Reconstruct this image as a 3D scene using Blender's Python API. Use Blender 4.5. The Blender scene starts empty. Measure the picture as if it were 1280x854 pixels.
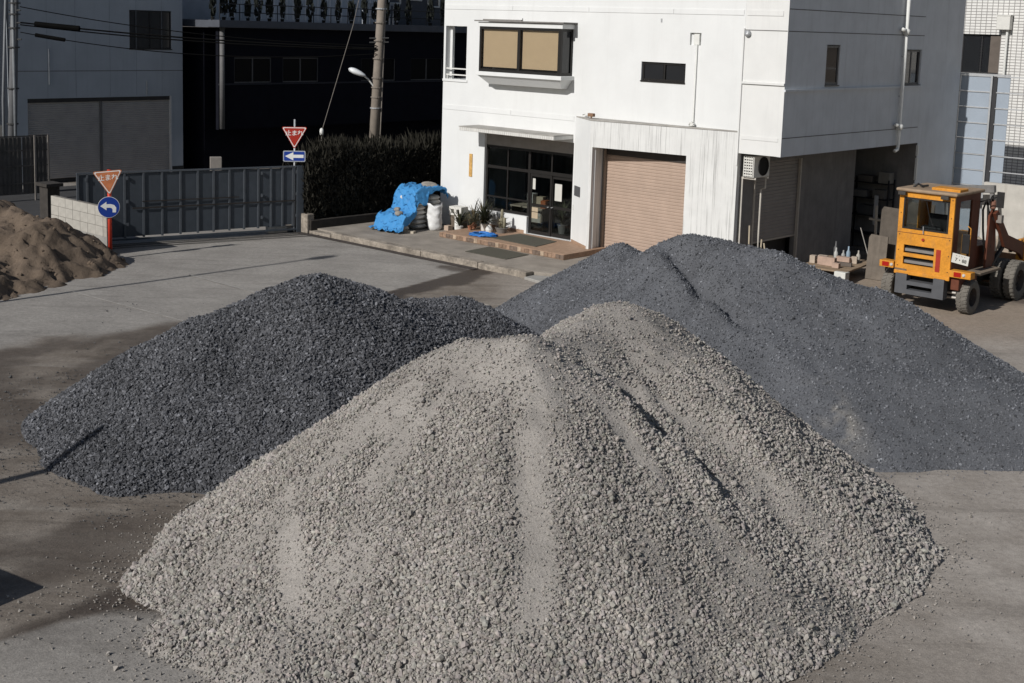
import bpy, bmesh, math, random
import numpy as np
from mathutils import Matrix, Vector
R = math.radians
random.seed(7); rng = np.random.default_rng(11)
scn = bpy.context.scene
col = scn.collection

# ------------------------------------------------------------------ camera
cam = bpy.data.cameras.new('camera'); camo = bpy.data.objects.new('camera', cam); col.objects.link(camo)
cam.sensor_width = 36; cam.lens = 45.0; cam.shift_y = -163 / 1280; cam.clip_end = 6000
th, ro = math.atan(233 / 1600), math.atan(.031)
w_ = Vector((0, math.cos(th), -math.sin(th))); u0_ = Vector((0, math.sin(th), math.cos(th))); r0_ = Vector((1, 0, 0))
r_ = math.cos(ro) * r0_ + math.sin(ro) * u0_; u_ = math.cos(ro) * u0_ - math.sin(ro) * r0_
mw = Matrix((r_, u_, -w_)).transposed().to_4x4(); mw.translation = (0, 0, 6.8)
camo.matrix_world = mw
scn.camera = camo
# ------------------------------------------------------------------ world, sun, exposure
SUN_AZ, SUN_EL = 223.5, 32.0
wd = bpy.data.worlds.new('World'); scn.world = wd; wd.use_nodes = True
nt = wd.node_tree; sky = nt.nodes.new('ShaderNodeTexSky'); sky.sky_type = 'NISHITA'; sky.sun_disc = False
sky.sun_elevation = R(SUN_EL); sky.sun_rotation = R(SUN_AZ); sky.dust_density = 1.0
nt.links.new(sky.outputs[0], nt.nodes['Background'].inputs[0]); nt.nodes['Background'].inputs[1].default_value = .05
sl = bpy.data.lights.new('sun', 'SUN'); sl.energy = 3.9; sl.angle = R(.53); sl.color = (1, .972, .935)
so = bpy.data.objects.new('sun', sl); col.objects.link(so)
to_sun = Vector((math.sin(R(SUN_AZ)) * math.cos(R(SUN_EL)), math.cos(R(SUN_AZ)) * math.cos(R(SUN_EL)), math.sin(R(SUN_EL))))
so.rotation_euler = to_sun.to_track_quat('Z', 'Y').to_euler(); so.location = to_sun * 80
vs = scn.view_settings; vs.view_transform = 'Standard'; vs.look = 'None'; vs.exposure = 0; vs.gamma = 1; vs.use_curve_mapping = False
scn.cycles.max_bounces = 6; scn.cycles.transparent_max_bounces = 10

# ------------------------------------------------------------------ materials
MATS = {}
def mat(name, c, rough=.8, var=.12, scale=5., bump=0., bscale=30., metal=0., spec=.3, streak=0., streak_col=(.08, .075, .07), streak_scale=(9, 9, .35), attr=None, coords='Object', detail=6., var2=0., scale2=40.):
    if name in MATS: return MATS[name]
    m = bpy.data.materials.new(name); m.use_nodes = True; t = m.node_tree; n = t.nodes; L = t.links.new
    b = n['Principled BSDF']; b.inputs['Roughness'].default_value = rough; b.inputs['Metallic'].default_value = metal
    b.inputs['Specular IOR Level'].default_value = spec
    tc = n.new('ShaderNodeTexCoord')
    nz = n.new('ShaderNodeTexNoise'); nz.inputs['Scale'].default_value = scale; nz.inputs['Detail'].default_value = detail; nz.inputs['Roughness'].default_value = .62
    L(tc.outputs[coords], nz.inputs['Vector'])
    mr = n.new('ShaderNodeMapRange'); mr.inputs[1].default_value = .3; mr.inputs[2].default_value = .7; mr.inputs[3].default_value = 1 - var; mr.inputs[4].default_value = 1 + var
    L(nz.outputs['Fac'], mr.inputs[0])
    val = mr.outputs[0]
    if var2:
        n2 = n.new('ShaderNodeTexNoise'); n2.inputs['Scale'].default_value = scale2; n2.inputs['Detail'].default_value = 3; L(tc.outputs[coords], n2.inputs['Vector'])
        m2 = n.new('ShaderNodeMapRange'); m2.inputs[1].default_value = .3; m2.inputs[2].default_value = .7; m2.inputs[3].default_value = 1 - var2; m2.inputs[4].default_value = 1 + var2
        L(n2.outputs['Fac'], m2.inputs[0])
        mm = n.new('ShaderNodeMath'); mm.operation = 'MULTIPLY'; L(val, mm.inputs[0]); L(m2.outputs[0], mm.inputs[1]); val = mm.outputs[0]
    vm = n.new('ShaderNodeVectorMath'); vm.operation = 'SCALE'
    if attr:
        at = n.new('ShaderNodeAttribute'); at.attribute_name = attr; L(at.outputs['Color'], vm.inputs[0])
    else:
        vm.inputs[0].default_value = c[:3]
    L(val, vm.inputs['Scale']); out = vm.outputs[0]
    if streak:
        mp = n.new('ShaderNodeMapping'); mp.inputs['Scale'].default_value = streak_scale; L(tc.outputs[coords], mp.inputs['Vector'])
        s2 = n.new('ShaderNodeTexNoise'); s2.inputs['Scale'].default_value = 1.; s2.inputs['Detail'].default_value = 5; s2.inputs['Roughness'].default_value = .7; L(mp.outputs[0], s2.inputs['Vector'])
        m3 = n.new('ShaderNodeMapRange'); m3.inputs[1].default_value = .52; m3.inputs[2].default_value = .78; m3.inputs[3].default_value = 0; m3.inputs[4].default_value = streak
        L(s2.outputs['Fac'], m3.inputs[0])
        mx = n.new('ShaderNodeMix'); mx.data_type = 'RGBA'; L(m3.outputs[0], mx.inputs['Factor']); L(out, mx.inputs[6]); mx.inputs[7].default_value = (*streak_col, 1); out = mx.outputs[2]
    L(out, b.inputs['Base Color'])
    if bump:
        bz = n.new('ShaderNodeTexNoise'); bz.inputs['Scale'].default_value = bscale; bz.inputs['Detail'].default_value = 6; bz.inputs['Roughness'].default_value = .65; L(tc.outputs[coords], bz.inputs['Vector'])
        bp = n.new('ShaderNodeBump'); bp.inputs['Strength'].default_value = min(1, bump * 10); bp.inputs['Distance'].default_value = bump; L(bz.outputs['Fac'], bp.inputs['Height']); L(bp.outputs[0], b.inputs['Normal'])
    MATS[name] = m; return m

def glass(name, tint=(.5, .55, .55), amount=.75):
    if name in MATS: return MATS[name]
    m = bpy.data.materials.new(name); m.use_nodes = True; t = m.node_tree; n = t.nodes; L = t.links.new
    n.remove(n['Principled BSDF'])
    tr = n.new('ShaderNodeBsdfTransparent'); tr.inputs[0].default_value = (*tint, 1)
    gl = n.new('ShaderNodeBsdfGlossy'); gl.inputs['Roughness'].default_value = .03; gl.inputs[0].default_value = (.9, .9, .9, 1)
    lw = n.new('ShaderNodeLayerWeight'); pw = n.new('ShaderNodeMath'); pw.operation = 'POWER'; L(lw.outputs['Facing'], pw.inputs[0]); pw.inputs[1].default_value = 4
    fr = n.new('ShaderNodeMath'); fr.operation = 'MULTIPLY_ADD'; L(pw.outputs[0], fr.inputs[0]); fr.inputs[1].default_value = .5; fr.inputs[2].default_value = .03
    mx = n.new('ShaderNodeMixShader'); L(fr.outputs[0], mx.inputs[0]); L(tr.outputs[0], mx.inputs[1]); L(gl.outputs[0], mx.inputs[2]); L(mx.outputs[0], n['Material Output'].inputs[0])
    MATS[name] = m; return m

# ------------------------------------------------------------------ mesh helpers
class MB:
    def __init__(s): s.v = []; s.f = []
    def poly(s, pts):
        i = len(s.v); s.v += [tuple(p) for p in pts]; s.f.append(tuple(range(i, i + len(pts)))); return s
    def box(s, x0, x1, y0, y1, z0, z1, M=None):
        i = len(s.v); P = [(x, y, z) for z in (z0, z1) for y in (y0, y1) for x in (x0, x1)]
        if M is not None: P = [tuple(M @ Vector(p)) for p in P]
        s.v += P
        for q in ((0, 2, 3, 1), (4, 5, 7, 6), (0, 1, 5, 4), (1, 3, 7, 5), (3, 2, 6, 7), (2, 0, 4, 6)): s.f.append(tuple(i + k for k in q))
        return s
    def ext(s, pts, vec):                      # closed polygon extruded along vec
        i = len(s.v); n = len(pts); s.v += [tuple(p) for p in pts] + [tuple(Vector(p) + Vector(vec)) for p in pts]
        s.f.append(tuple(range(i + n - 1, i - 1, -1))); s.f.append(tuple(range(i + n, i + 2 * n)))
        for k in range(n): s.f.append((i + k, i + (k + 1) % n, i + n + (k + 1) % n, i + n + k))
        return s
    def tube(s, path, rad, seg=8, cap=True):
        path = [Vector(p) for p in path]; n = len(path)
        rad = list(rad) if hasattr(rad, '__len__') else [rad] * n
        i0 = len(s.v); ref = None
        for k, p in enumerate(path):
            d = (path[min(k + 1, n - 1)] - path[max(k - 1, 0)]).normalized()
            if ref is None: ref = d.orthogonal().normalized()
            a = (ref - d * ref.dot(d))
            a = a.normalized() if a.length > 1e-6 else d.orthogonal().normalized()
            ref = a; b = d.cross(a)
            for j in range(seg):
                t = 2 * math.pi * j / seg; s.v.append(tuple(p + (a * math.cos(t) + b * math.sin(t)) * rad[k]))
        for k in range(n - 1):
            for j in range(seg):
                A = i0 + k * seg + j; B = i0 + k * seg + (j + 1) % seg; s.f.append((A, B, B + seg, A + seg))
        if cap:
            s.f.append(tuple(i0 + j for j in range(seg - 1, -1, -1))); s.f.append(tuple(i0 + (n - 1) * seg + j for j in range(seg)))
        return s
    def lathe(s, prof, M=None, seg=20, cap=True):        # profile (r, z) about local z
        i0 = len(s.v); n = len(prof)
        for r, z in prof:
            for j in range(seg):
                t = 2 * math.pi * j / seg; p = Vector((r * math.cos(t), r * math.sin(t), z)); s.v.append(tuple(M @ p if M is not None else p))
        for k in range(n - 1):
            for j in range(seg):
                A = i0 + k * seg + j; B = i0 + k * seg + (j + 1) % seg; s.f.append((A, B, B + seg, A + seg))
        if cap: s.f.append(tuple(i0 + j for j in range(seg - 1, -1, -1))); s.f.append(tuple(i0 + (n - 1) * seg + j for j in range(seg)))
        return s
    def wall(s, a, b, z0, z1, th, holes=()):   # front plane on the line a-b; thickness goes to the left of a->b
        a, b = Vector(a), Vector(b); L = (b - a).length; d = (b - a) / L; nn = Vector((-d.y, d.x))
        S = sorted({0, L, *[min(max(h[0], 0), L) for h in holes], *[min(max(h[1], 0), L) for h in holes]})
        Z = sorted({z0, z1, *[min(max(h[2], z0), z1) for h in holes], *[min(max(h[3], z0), z1) for h in holes]})
        def solid(i, k):
            if i < 0 or k < 0 or i >= len(S) - 1 or k >= len(Z) - 1: return False
            sc, zc = (S[i] + S[i + 1]) / 2, (Z[k] + Z[k + 1]) / 2
            return not any(h[0] < sc < h[1] and h[2] < zc < h[3] for h in holes)
        def P(ss, zz, t): q = a + d * ss + nn * t; return (q.x, q.y, zz)
        for i in range(len(S) - 1):
            for k in range(len(Z) - 1):
                if not solid(i, k): continue
                x0, x1, y0, y1 = S[i], S[i + 1], Z[k], Z[k + 1]
                s.poly([P(x0, y0, 0), P(x1, y0, 0), P(x1, y1, 0), P(x0, y1, 0)]); s.poly([P(x1, y0, th), P(x0, y0, th), P(x0, y1, th), P(x1, y1, th)])
                if not solid(i - 1, k): s.poly([P(x0, y0, th), P(x0, y0, 0), P(x0, y1, 0), P(x0, y1, th)])
                if not solid(i + 1, k): s.poly([P(x1, y0, 0), P(x1, y0, th), P(x1, y1, th), P(x1, y1, 0)])
                if not solid(i, k - 1): s.poly([P(x0, y0, th), P(x1, y0, th), P(x1, y0, 0), P(x0, y0, 0)])
                if not solid(i, k + 1): s.poly([P(x0, y1, 0), P(x1, y1, 0), P(x1, y1, th), P(x0, y1, th)])
        return s
    def build(s, name, m, parent=None, smooth=False, bevel=0, loc=None, rot=None):
        me = bpy.data.meshes.new(name); me.from_pydata(s.v, [], s.f); me.update()
        if smooth: me.polygons.foreach_set('use_smooth', [True] * len(me.polygons))
        return link(name, me, m, parent, bevel, loc, rot)
def link(name, me, m, parent=None, bevel=0, loc=None, rot=None):
    if m is not None: me.materials.append(m)
    o = bpy.data.objects.new(name, me); col.objects.link(o)
    if parent is not None: o.parent = parent
    if loc is not None: o.location = loc
    if rot is not None: o.rotation_euler = rot
    if bevel:
        bv = o.modifiers.new('bevel', 'BEVEL'); bv.width = bevel; bv.segments = 2; bv.limit_method = 'ANGLE'
    return o
def empty(name, loc=(0, 0, 0), rz=0):
    o = bpy.data.objects.new(name, None); col.objects.link(o); o.location = loc; o.rotation_euler = (0, 0, rz); o.empty_display_size = .2; return o
def tag(o, label, cat=None, group=None):
    o['label'] = label
    if cat: o['category'] = cat
    if group: o['group'] = group
    return o
def struct(o): o['kind'] = 'structure'; return o
def smooth_auto(o, ang=40):
    o.data.polygons.foreach_set('use_smooth', [True] * len(o.data.polygons)); o.data.set_sharp_from_angle(angle=R(ang)); return o
def copy_part(src, parent, loc=None, rot=None):
    o = src.copy(); col.objects.link(o); o.parent = parent
    if loc is not None: o.location = loc
    if rot is not None: o.rotation_euler = rot
    return o
def text(name, body, size, m, parent, M, depth=.002):
    cu = bpy.data.curves.new(name, 'FONT'); cu.body = body; cu.size = size; cu.align_x = 'CENTER'; cu.align_y = 'CENTER'; cu.extrude = depth; cu.offset = size * .012
    ob = bpy.data.objects.new('tmp', cu); col.objects.link(ob)
    dg = bpy.context.evaluated_depsgraph_get(); dg.update()
    me = bpy.data.meshes.new_from_object(ob.evaluated_get(dg)); bpy.data.objects.remove(ob); me.name = name
    me.materials.clear(); o = link(name, me, m, parent); o.matrix_local = M; return o

# numpy value noise
def vnoise(x, y, seed=0):
    xi = np.floor(x).astype(np.int64); yi = np.floor(y).astype(np.int64); fx = x - xi; fy = y - yi
    def hh(a, b):
        n = (a * 374761393 + b * 668265263 + seed * 982451653) & 0x7fffffff; n = ((n ^ (n >> 13)) * 1274126177) & 0x7fffffff; n = n ^ (n >> 16); return (n & 0xffff) / 65535.
    sx = fx * fx * (3 - 2 * fx); sy = fy * fy * (3 - 2 * fy)
    return (hh(xi, yi) * (1 - sx) + hh(xi + 1, yi) * sx) * (1 - sy) + (hh(xi, yi + 1) * (1 - sx) + hh(xi + 1, yi + 1) * sx) * sy
def fbm(x, y, seed=0, o=4, g=.5):
    s = 0; a = 1; t = 0
    for k in range(o): s = s + a * vnoise(x * 2 ** k, y * 2 ** k, seed + k); t += a; a *= g
    return s / t
def sstep(a, b, x): t = np.clip((x - a) / (b - a), 0, 1); return t * t * (3 - 2 * t)

# building frame: local x along the facade (to the right), local y into the building
UX, UY = .742, -.6704
BO = (1.837, 38.581); BROT = math.atan2(UY, UX)
def bw(u, v): return (BO[0] + UX * u - UY * v, BO[1] + UY * u + UX * v)
def to_local(X, Y): dx = X - BO[0]; dy = Y - BO[1]; return dx * UX + dy * UY, -dx * UY + dy * UX

#@@ GROUND
def axis(lo, hi, step, far):
    a = list(np.arange(lo, hi + 1e-6, step)); g = step
    x = hi
    while x < far: g *= 1.5; x += g; a.append(min(x, far))
    x = lo; g = step
    while x > -far: g *= 1.5; x -= g; a.insert(0, max(x, -far))
    return np.array(a)
gx, gy = axis(-15, 17, .14, 2500), axis(11, 50, .15, 2500)
GX, GY = np.meshgrid(gx, gy); nx, ny = len(gx), len(gy)
gu, gv = to_local(GX, GY)
wob = fbm(GX * .8, GY * .8, 3) - .5; wob2 = fbm(GX * 3.1, GY * 3.1, 9) - .5
def inpoly(X, Y, P):
    c = np.zeros(X.shape, bool)
    for k in range(len(P)):
        (x0, y0), (x1, y1) = P[k], P[k - 1]
        c ^= ((y0 > Y) != (y1 > Y)) & (X < (x1 - x0) * (Y - y0) / (y1 - y0 + 1e-12) + x0)
    return c
def edge_d(X, Y, p, q):                        # signed distance to a line, positive to the left of p->q
    dx, dy = q[0] - p[0], q[1] - p[1]; l = math.hypot(dx, dy); return ((X - p[0]) * -dy + (Y - p[1]) * dx) / l
conc = sstep(-.3, .5, edge_d(GX, GY, (-11, 24.6), (-6, 28.3)) + wob * 1.6 + wob2 * .5) * (1 - sstep(-.03, .03, gv + 4.1 + .0 * GX)) * sstep(-.05, .05, edge_d(GX, GY, (-3.25, 31.6), (-1.1, 35.2)) + wob2 * .03)
def soft_poly(P, soft, wv=0):
    d = np.full(GX.shape, 1e9)
    for k in range(len(P)):
        (x0, y0), (x1, y1) = P[k], P[k - 1]; dx, dy = x1 - x0, y1 - y0; t = np.clip(((GX - x0) * dx + (GY - y0) * dy) / (dx * dx + dy * dy), 0, 1); d = np.minimum(d, np.hypot(GX - x0 - t * dx, GY - y0 - t * dy))
    d = np.where(inpoly(GX, GY, P), d, -d); return sstep(-soft, soft, d + wv)
corner = soft_poly([(-9, 11), (-9, 12.2), (-6.2, 12.75), (-5.43, 13.1), (-4.98, 13.54), (-4.54, 13.87), (-4.01, 13.93), (-3.4, 13.6), (-1.5, 11)], .05, wob2 * .08)
damp = .9 * soft_poly([(-7.2, 12.4), (-5.49, 13.3), (-5.12, 13.75), (-4.85, 14.25), (-4.6, 14.5), (-3.2, 14.5), (-3.3, 13.9), (-4.01, 13.9), (-4.53, 13.81), (-4.97, 13.5), (-5.42, 13.05), (-7.2, 12.1)], .09, wob * .25 + wob2 * .1)
damp = np.maximum(damp, .8 * sstep(.5, .9, 1.3 - np.hypot((GX + 2.0) / 1.3, (GY - 12.0) / .55) + wob))
ed_ = edge_d(GX, GY, (-3.25, 31.6), (-1.1, 35.2)); strip = (1 - sstep(-.02, .02, ed_)) * sstep(-1.0, -.75, ed_ + wob * 1.2 + wob2 * .5) * sstep(29.5, 30.5, GY) * (1 - sstep(-4.28, -4.2, gv))
damp = np.maximum(damp, strip)
damp = np.maximum(damp, .85 * sstep(.45, .8, 1.25 - np.hypot((gu + .2) / 1.5, (gv + 4.75) / .42) + wob * 1.5 + wob2))
damp = np.maximum(damp, .62 * sstep(.44, .6, fbm(GX * .45 + 7, GY * .45, 21) + wob2 * .25) * (1 - sstep(-5.5, -3.5, GX)) * (1 - conc))
damp = np.maximum(damp, .7 * sstep(.48, .7, fbm(gu * .25 + 3, gv * 1.1, 33)) * sstep(7, 9, GX) * sstep(28, 30, GY))
dust = sstep(2.5, 5.5, GX + wob * 3) * (.6 + .8 * fbm(GX * .4, GY * .9, 5))
dust = np.maximum(dust, sstep(-1.0, .8, gv * 0 + GX + .3 * wob) * sstep(27, 30, GY) * (.35 + .9 * fbm(GX * .7, GY * .7, 8)))
warm = sstep(7, 9, GX) * sstep(27, 31, GY)
gm = bpy.data.meshes.new('ground')
ver = np.stack([GX, GY, 0 * GX], -1).reshape(-1, 3)
ver[:, 2] = np.where((np.abs(ver[:, 0]) < 30) & (ver[:, 1] < 60) & (ver[:, 1] > 8), (fbm(ver[:, 0] * .5, ver[:, 1] * .5, 2) - .5) * .03 - .012, -.012)
ii = (np.arange(ny - 1)[:, None] * nx + np.arange(nx - 1)[None]).reshape(-1)
fc = np.stack([ii, ii + 1, ii + 1 + nx, ii + nx], 1)
gm.from_pydata(ver.tolist(), [], fc.tolist()); gm.update()
at = gm.attributes.new('zone', 'FLOAT_COLOR', 'POINT')
zc = np.stack([np.clip(np.maximum(conc, corner * .9), 0, 1), np.clip(damp, 0, 1), np.clip(dust, 0, 1), np.clip(warm, 0, 1)], -1).reshape(-1, 4).astype(np.float32)
at.data.foreach_set('color', zc.ravel())
gm.polygons.foreach_set('use_smooth', [True] * len(gm.polygons))
def ground_mat():
    m = bpy.data.materials.new('yard_ground'); m.use_nodes = True; t = m.node_tree; n = t.nodes; L = t.links.new; b = n['Principled BSDF']
    a = n.new('ShaderNodeAttribute'); a.attribute_name = 'zone'; sp = n.new('ShaderNodeSeparateColor'); L(a.outputs['Color'], sp.inputs[0])
    tc = n.new('ShaderNodeTexCoord')
    def nz(sc, det=6, ro=.6, vec=None):
        q = n.new('ShaderNodeTexNoise'); q.inputs['Scale'].default_value = sc; q.inputs['Detail'].default_value = det; q.inputs['Roughness'].default_value = ro; L(vec or tc.outputs['Object'], q.inputs['Vector']); return q.outputs['Fac']
    def mr(x, a0, a1, b0, b1):
        q = n.new('ShaderNodeMapRange'); 
        for k, vv in enumerate((a0, a1, b0, b1)): q.inputs[k + 1].default_value = vv
        L(x, q.inputs[0]); return q.outputs[0]
    def mix(f, A, B):
        q = n.new('ShaderNodeMix'); q.data_type = 'RGBA'; L(f, q.inputs['Factor'])
        for k, x in ((6, A), (7, B)):
            if isinstance(x, tuple): q.inputs[k].default_value = (*x, 1)
            else: L(x, q.inputs[k])
        return q.outputs[2]
    def mul(c, f):
        q = n.new('ShaderNodeVectorMath'); q.operation = 'SCALE'; L(c, q.inputs[0]); L(f, q.inputs['Scale']); return q.outputs[0]
    dirt = mix(mr(nz(1.1), .35, .65, 0, 1), (.150, .126, .103), (.222, .194, .165))
    con = mix(mr(nz(.7), .35, .65, 0, 1), (.245, .229, .209), (.312, .293, .268))
    mp = n.new('ShaderNodeMapping'); mp.inputs['Rotation'].default_value = (0, 0, R(-35)); mp.inputs['Scale'].default_value = (.35, 2.2, 1); L(tc.outputs['Object'], mp.inputs['Vector'])
    con = mix(mr(nz(1.0, 5, .65, mp.outputs[0]), .54, .7, 0, .55), con, (.15, .138, .125))
    du = mix(mr(nz(.9, 7, .65), .35, .68, 0, 1), (.295, .262, .228), (.40, .362, .322))
    tk = n.new('ShaderNodeMapping'); tk.inputs['Rotation'].default_value = (0, 0, R(-52)); tk.inputs['Scale'].default_value = (.16, 1.5, 1); L(tc.outputs['Object'], tk.inputs['Vector'])
    tr = nz(1.3, 7, .68, tk.outputs[0]); dirt = mix(mr(tr, .52, .66, 0, .6), dirt, (.26, .235, .205)); dirt = mix(mr(tr, .46, .33, 0, .55), dirt, (.085, .07, .057))
    du = mix(mr(tr, .47, .34, 0, .5), du, (.19, .17, .148))
    c = mix(sp.outputs['Blue'], dirt, du); c = mix(sp.outputs['Red'], c, con)
    wv = n.new('ShaderNodeMath'); wv.operation = 'MULTIPLY'; L(a.outputs['Alpha'], wv.inputs[0]); wv.inputs[1].default_value = .75
    c = mix(wv.outputs[0], c, (.30, .235, .175))
    c = mix(sp.outputs['Green'], c, (.06, .047, .038))
    c = mul(c, mr(nz(9, 6, .75), .3, .7, .80, 1.2)); c = mul(c, mr(nz(60, 3, .6), .3, .7, .8, 1.2))
    L(c, b.inputs['Base Color']); b.inputs['Specular IOR Level'].default_value = .25
    L(mr(sp.outputs['Green'], 0, 1, .9, .6), b.inputs['Roughness'])
    bp = n.new('ShaderNodeBump'); bp.inputs['Strength'].default_value = .55; bp.inputs['Distance'].default_value = .02
    L(nz(28, 7, .72), bp.inputs['Height']); L(bp.outputs[0], b.inputs['Normal']); return m
gmat = ground_mat(); ground = struct(link('ground', gm, gmat))

for a, b, w in (((-8.5, 33.2), (-4.0, 29.1), .035), ((-10.7, 30.7), (-6.0, 27.0), .03)):
    d_ = Vector((b[0] - a[0], b[1] - a[1])); q = MB().box(0, d_.length, -w / 2, w / 2, 0, .004); struct(q.build('pavement_joint', mat('joint_fill', (.33, .315, .295), .95, .3, 3), None, loc=(a[0], a[1], .004), rot=(0, 0, math.atan2(d_.y, d_.x))))
#@@ PILES
def cap(X, Y, a, b, s, r=.5):
    ax, ay, az = a; bx, by, bz = b; dx, dy = bx - ax, by - ay; L = dx * dx + dy * dy + 1e-9
    t = np.clip(((X - ax) * dx + (Y - ay) * dy) / L, 0, 1); d = np.hypot(X - ax - t * dx, Y - ay - t * dy)
    return az + (bz - az) * t - s * (np.sqrt(d * d + r * r) - r)
def smax(hs, k=.12):
    m = np.max(hs, 0); return m + k * np.log(sum(np.exp((h - m) / k) for h in hs))
GRID = [((-.6, 16.0, 2.74), (.25, 15.8, 2.86), .74, .2), ((.2, 15.8, 2.84), (1.9, 15.1, 1.9), .82, .15), ((1.5, 17.7, 2.88), (1.75, 17.5, 2.88), .77, .5), ((1.8, 17.5, 2.8), (2.35, 16.8, 1.95), .79, .4), ((.3, 15.85, 2.80), (1.5, 17.6, 2.84), .80, .2),
        ((-.6, 16.0, 2.72), (-3.75, 14.85, .55), .80, .15), ((-3.0, 13.5, .32), (-2.2, 12.7, .27), .5, .2), ((1.2, 14.4, 1.35), (1.9, 14.6, 1.1), .74, .3)]
LRID = [((-5.0, 21.4, 1.62), (-3.5, 22.2, 2.18), .64, .6), ((-3.5, 22.2, 2.18), (-2.7, 22.9, 2.02), .66, .4), ((-1.75, 23.9, 1.52), (-1.0, 24.3, 1.50), .62, .45), ((-1.0, 24.4, 1.42), (-.2, 26.3, .55), .66, .4),
        ((-5.0, 21.4, 1.62), (-6.0, 21.2, .78), .66, .3), ((-5.2, 19.2, .72), (-3.2, 19.7, 1.1), .54, .4)]
RRID = [((3.62, 25.8, 2.70), (5.2, 24.7, 2.58), .66, .3), ((2.32, 27.0, 2.26), (2.42, 26.9, 2.26), .66, .12), ((2.3, 27.2, 1.7), (.6, 28.9, .3), .66, .3), ((5.2, 24.7, 2.5), (7.0, 24.2, 1.95), .64, .6),
        ((7.0, 24.2, 1.95), (9.0, 22.5, .85), .6, .6), ((4.2, 23.4, 1.9), (5.4, 21.6, .85), .58, .4), ((6.0, 21.9, 1.0), (8.6, 21.9, .9), .52, .5)]
def h_gray(X, Y):
    h = smax([cap(X, Y, *q) for q in GRID], .08)
    a = np.arctan2(Y - 17.2, X - .9); rr = np.hypot(X - .9, Y - 17.2)
    win = sstep(-1.5, -1.1, a) * (1 - sstep(.1, .5, a)) * sstep(.7, 1.6, rr) * (1 - sstep(3.2, 4.6, rr))
    h = h + win * .20 * (fbm(a * 5.5, rr * .35, 41, 3) - .5) * 2
    a2 = np.arctan2(Y - 16.1, X + .1); r2 = np.hypot(X + .1, Y - 16.1)
    h = h + .09 * (fbm(a2 * 7, r2 * .5, 51, 3) - .5) * sstep(.4, 1.2, r2)
    return h + (fbm(X * 1.3, Y * 1.3, 61) - .5) * .16 + (fbm(X * 5, Y * 5, 62, 3) - .5) * .045
def h_left(X, Y):
    h = smax([cap(X, Y, *q) for q in LRID], .16)
    a = np.arctan2(Y - 22.2, X + 3.5); return h + (fbm(X * .9, Y * .9, 71) - .5) * .22 + (fbm(a * 6, X * .2, 72, 3) - .5) * .08 + (fbm(X * 5, Y * 5, 73, 3) - .5) * .03
def h_right(X, Y):
    h = smax([cap(X, Y, *q) for q in RRID], .06)
    # a slump gully on the left flank
    d = edge_d(X, Y, (3.1, 25.6), (4.2, 22.6)); t = sstep(22.3, 23.2, Y) * (1 - sstep(25.2, 25.9, Y))
    h = h - t * .30 * np.exp(-((d - .12) / .22) ** 2) + t * .10 * np.exp(-((d + .28) / .22) ** 2)
    a = np.arctan2(Y - 25, X - 4.6); return h + (fbm(X * .8, Y * .8, 81) - .5) * .2 + (fbm(a * 9, Y * .15, 82, 3) - .5) * .07 + (fbm(X * 6, Y * 6, 83, 3) - .5) * .02
def pile_body(name, hf, box, step, m, colf):
    xs = np.arange(box[0], box[1], step); ys = np.arange(box[2], box[3], step); X, Y = np.meshgrid(xs, ys); Z = hf(X, Y); Zc = np.maximum(Z, -.08)
    n = len(xs); k = (np.arange(len(ys) - 1)[:, None] * n + np.arange(n - 1)[None]).reshape(-1)
    F = np.stack([k, k + 1, k + 1 + n, k + n], 1); F = F[(Z.ravel()[F] > -.05).any(1)]
    used = np.unique(F); mp = -np.ones(Z.size, np.int64); mp[used] = np.arange(len(used)); V = np.stack([X, Y, Zc], -1).reshape(-1, 3)[used]
    me = bpy.data.meshes.new(name); me.from_pydata(V.tolist(), [], mp[F].tolist()); me.update()
    me.polygons.foreach_set('use_smooth', [True] * len(me.polygons))
    a = me.attributes.new('Col', 'FLOAT_COLOR', 'POINT'); c = colf(V[:, 0], V[:, 1], V[:, 2]); a.data.foreach_set('color', np.concatenate([c, np.ones((len(c), 1))], 1).astype(np.float32).ravel())
    return link(name, me, m)
def templates(kind, k, rs):
    out = []
    for _ in range(k):
        if kind == 'ico':
            bm = bmesh.new(); bmesh.ops.create_icosphere(bm, subdivisions=1, radius=.5); v = np.array([q.co[:] for q in bm.verts]); f = np.array([[q.index for q in p.verts] for p in bm.faces]); bm.free()
            v = v * rs.uniform(.72, 1.25, (len(v), 1)) * np.array([1.12, rs.uniform(.78, 1), rs.uniform(.6, .88)])
        elif kind == 'cube':
            v = np.array([(x, y, z) for z in (-.4, .4) for y in (-.4, .4) for x in (-.4, .4)]) * np.array([1.25, rs.uniform(.8, 1.05), rs.uniform(.65, .95)]) * .92 + rs.uniform(-.16, .16, (8, 3))
            f = np.array([(0, 2, 1), (1, 2, 3), (4, 5, 6), (5, 7, 6), (0, 1, 4), (1, 5, 4), (1, 3, 5), (3, 7, 5), (3, 2, 7), (2, 6, 7), (2, 0, 6), (0, 4, 6)])
        else:
            v = np.array([(1, 0, 0), (-1, 0, 0), (0, 1, 0), (0, -1, 0), (0, 0, 1), (0, 0, -1)]) * .52 * np.array([1.15, .95, .75]) + rs.uniform(-.17, .17, (6, 3))
            f = np.array([(0, 2, 4), (2, 1, 4), (1, 3, 4), (3, 0, 4), (2, 0, 5), (1, 2, 5), (3, 1, 5), (0, 3, 5)])
        out.append((v, f))
    return out
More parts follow.
